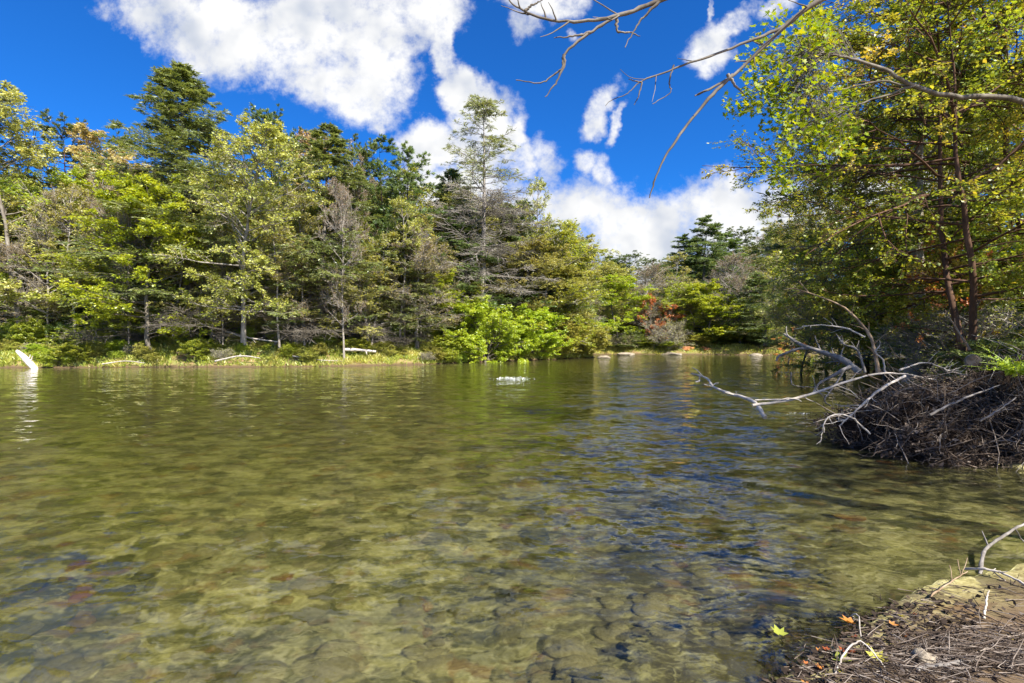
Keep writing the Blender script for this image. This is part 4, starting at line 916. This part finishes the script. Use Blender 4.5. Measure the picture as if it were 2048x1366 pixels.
# ------------------------------------------------------------------ sandy corner by the camera
def onto(px, py):
    """the point of the sandbank seen at this pixel"""
    Y = CAMH * 1024 / (py - 683)
    for _ in range(6):
        X = (px - 1024) / 1024 * Y; Y = (CAMH - ground_z(X, Y)) * 1024 / (py - 683)
    return np.array([(px - 1024) / 1024 * Y, Y, ground_z((px - 1024) / 1024 * Y, Y)])
def litter():
    rng = RNG(19); b = MB(); n = 1700
    px = rng.normal(1890, 130, n); py = 1335 + rng.normal(0, 30, n) + (1880 - px) * .06
    d_ = rng.random(n) < .2; px[d_] = rng.uniform(1560, 2100, d_.sum()); py[d_] = rng.uniform(1180, 1390, d_.sum())
    Y = CAMH * 1024 / (py - 683); X = (px - 1024) / 1024 * Y; Z = height(X, Y)
    k = Z > -.06; X, Y, Z = X[k], Y[k], Z[k]; N = len(X)
    a = rng.normal(-.5, .7, N); dr = np.stack([np.cos(a), np.sin(a), rng.normal(0, .12, N)], 1)
    L = paths(np.stack([X, Y, Z + rng.uniform(.003, .035, N)], 1), dr, rng.uniform(.05, .24, N), 4, .12, -.02, rng)
    b.tubes(L, taper(N, 4, rng.uniform(.0012, .0042, N), .001), 4, rng.uniform(.12, .95, N))
    tag(b.build('twig_litter', M['pile'], smooth=True), kind='stuff')
    b = MB(); n = 1500; px = rng.uniform(1520, 1950, n); py = rng.uniform(1215, 1400, n)
    Y = CAMH * 1024 / (py - 683); X = (px - 1024) / 1024 * Y; Z = height(X, Y); k = (Z < .05) & (Z > -.16); X, Y, Z = X[k], Y[k], Z[k]
    b.leaves(np.stack([X, Y, Z + .006], 1), np.stack([rng.normal(size=len(X)), rng.normal(size=len(X)), rng.normal(0, .15, len(X))], 1), rng.uniform(.02, .06, len(X)), .6, rng.uniform(0, .42, len(X)), rng, flat=.7)
    tag(b.build('sunken_leaves', M['pile']), kind='stuff')
    b = MB(); n = 240; px = rng.uniform(1600, 2080, n); py = rng.uniform(1160, 1400, n)
    Y = CAMH * 1024 / (py - 683); X = (px - 1024) / 1024 * Y; Z = height(X, Y); k = (Z > .0); X, Y, Z = X[k], Y[k], Z[k]
    b.leaves(np.stack([X, Y, Z + .008], 1), np.stack([rng.normal(size=len(X)), rng.normal(size=len(X)), rng.uniform(0, .5, len(X))], 1), rng.uniform(.02, .055, len(X)), .5, rng.uniform(.1, .75, len(X)), rng, flat=.5)
    tag(b.build('fallen_leaves', M['pile']), kind='stuff')
litter()
def G(lift, *l): return [onto(px, py) + np.array([0, 0, h * lift]) for (px, py, h) in l]
for k, (m, r0, r1, pts, tw, lab) in enumerate([
    ('driftgray', .014, .009, G(1, (1960, 1150, 0), (1972, 1118, .08), (2025, 1096, .15), (2075, 1082, .2)), (2,), 'grey stick with a sharp bend rising from the sandy corner'),
    ('driftpale', .010, .006, G(1, (1930, 1146, .03), (1965, 1152, .05), (2005, 1160, .05), (2055, 1178, .02)), (6,), 'pale rootlike twig trailing along the edge of the sand'),
    ('driftgray', .013, .007, G(1, (1830, 1345, .02), (1880, 1342, .03), (1945, 1328, .02)), (3,), 'thick grey stick lying on the twig litter'),
    ('driftpale', .005, .003, G(1, (1670, 1350, 0), (1690, 1325, .05), (1722, 1318, .09), (1760, 1335, .03), (1775, 1350, 0)), (), 'thin pale twig arched over the sunken leaves'),
    ('driftbrown', .006, .003, G(1, (1935, 1225, .02), (1980, 1245, .03), (2030, 1268, .02)), (2,), 'thin brown twig lying across the bare sand'),
    ('driftpale', .007, .004, G(1, (1968, 1238, 0), (1972, 1222, .05), (1978, 1210, .09)), (), 'short pale twig stub standing in the sand'),
    ('driftbrown', .007, .003, G(1, (1860, 1200, .02), (1900, 1180, .05), (1935, 1160, .06)), (5,), 'reddish twig at the water line below the rootlike twig'),
    ('driftpale', .005, .003, G(1, (1690, 1238, .0), (1715, 1246, .05), (1722, 1280, .02)), (1,), 'pale hooked twig standing in the shallow water')]):
    tube_thing('stick', pts, r0, r1, M[m], lab, 'stick', 'sticks on the sandy corner', twigs=tw, seed=70 + k, wob=.006)
o = rock(RK[0], 'pebble', onto(1850, 1325) + np.array([0, 0, .02]), (.055, .05, .04), (0, 0, 1), 'fist sized grey stone among the twig litter', 'stone')
tplm = maple_leaf_template()
LM = {}
for nm, c in (('yellow', (.42, .36, .05)), ('orangeleaf', (.40, .14, .035)), ('green', (.30, .35, .05))):
    LM[nm] = leaf_mat('fallen_' + nm, tuple(q * .7 for q in c), c, tuple(min(1, q * 1.2) for q in c), .2)
for k, (px, py, nm, lab) in enumerate([(1558, 1293, 'green', 'yellow-green fallen leaf floating farthest from the sand'), (1700, 1258, 'orangeleaf', 'orange fallen leaf below the pale hooked twig'), (1695, 1310, 'orangeleaf', 'bright orange fallen leaf beside the arched twig'),
    (1678, 1325, 'green', 'lime fallen leaf under the arched twig'), (1752, 1322, 'yellow', 'yellow fallen leaf at the right foot of the arched twig'), (2020, 1282, 'yellow', 'small yellow fallen leaf on the sand')]):
    b = MB(); V = tplm * (.085 if px < 2000 else .04); V[:, 2] = .5 * np.abs(V[:, 0]) + 4 * V[:, 1] ** 2; V = np.concatenate([V, [[0, .01, 0]]]); nl = len(tplm); q = np.arange(nl)
    b.add(V, np.stack([q, (q + 1) % nl, np.full(nl, nl)], 1), .5)
    o = b.build('fallen_leaf', LM[nm]); p = onto(px, py); p[2] = max(p[2] + .012, .02); o.location = p; o.rotation_euler = (.15, .1, k * 1.3); tag(o, lab, 'leaf', 'fallen leaves by the sandy corner')
rl = random.Random(4)
for k in range(14):
    px = rl.uniform(1600, 1830); py = 1215 + (1830 - px) * .45 + rl.uniform(0, 90)
    o = bpy.data.objects.new('fallen_leaf', bpy.data.objects[['fallen_leaf.001', 'fallen_leaf.004', 'fallen_leaf.001'][k % 3]].data); COL.objects.link(o); p = onto(px, py); p[2] = max(p[2] + .01, .012); o.location = p
    o.rotation_euler = (rl.uniform(-.3, .3), rl.uniform(-.3, .3), rl.uniform(0, 6)); o.scale = (rl.uniform(.35, .6),) * 3
    tag(o, 'small %s fallen leaf among sunken litter at the wet sand edge' % ('yellow' if k % 3 == 1 else 'orange'), 'leaf', 'fallen leaves by the sandy corner')
# fern tuft at the right edge of the pile
def fern():
    rng = RNG(3); b = MB(); n = 46
    a = rng.uniform(0, 6.28, n); d = np.stack([np.cos(a), np.sin(a), rng.uniform(.5, 1.2, n)], 1)
    L = paths(np.zeros((n, 3)), d, rng.uniform(.45, .8, n), 7, .05, -.10, rng)
    b.tubes(L, taper(n, 7, .006, .002), 3)
    p, dd, i, t = kids(L, 26, .15, 1, 1.25, rng, .6); b.leaves(p, dd, .13 * (1.1 - t), .25, rng.uniform(.3, .9, len(p)), rng, flat=.5)
    root = b.build('fern', M['lime']); root.location = at(2052, 752, 7.5); tag(root, 'bright green fern tuft on the right end of the debris pile', 'fern')
fern()
# foam where the current breaks
def foam_mat():
    m, t, out = mat('foam')
    b = t.new('ShaderNodeBsdfDiffuse'); b.inputs[0].default_value = (.8, .82, .84, 1); t.link(b.outputs[0], out.inputs[0]); return m
FM = foam_mat()
def foam(px, py, wd, dp, n, seed):
    rng = RNG(seed); Y = CAMH * 1024 / (py - 683); b = MB(); c = np.array([(px - 1024) / 1024 * Y, Y, .0])
    pos = c + np.stack([rng.normal(0, wd, n), rng.normal(0, dp, n), rng.uniform(.004, .035, n)], 1)
    d = np.stack([np.ones(n), rng.normal(0, .3, n), rng.normal(0, .12, n)], 1)
    b.leaves(pos, d, rng.uniform(.03, .16, n) * wd, .4, .5, rng, flat=.35)
    return b
for k, (px, py, wd, dp, n) in enumerate([(1022, 757, .42, .45, 260), (1600, 828, .15, .10, 130), (1575, 745, .5, .12, 70)]):
    tag(foam(px, py, wd, dp, n, k).build('foam', FM), kind='stuff')
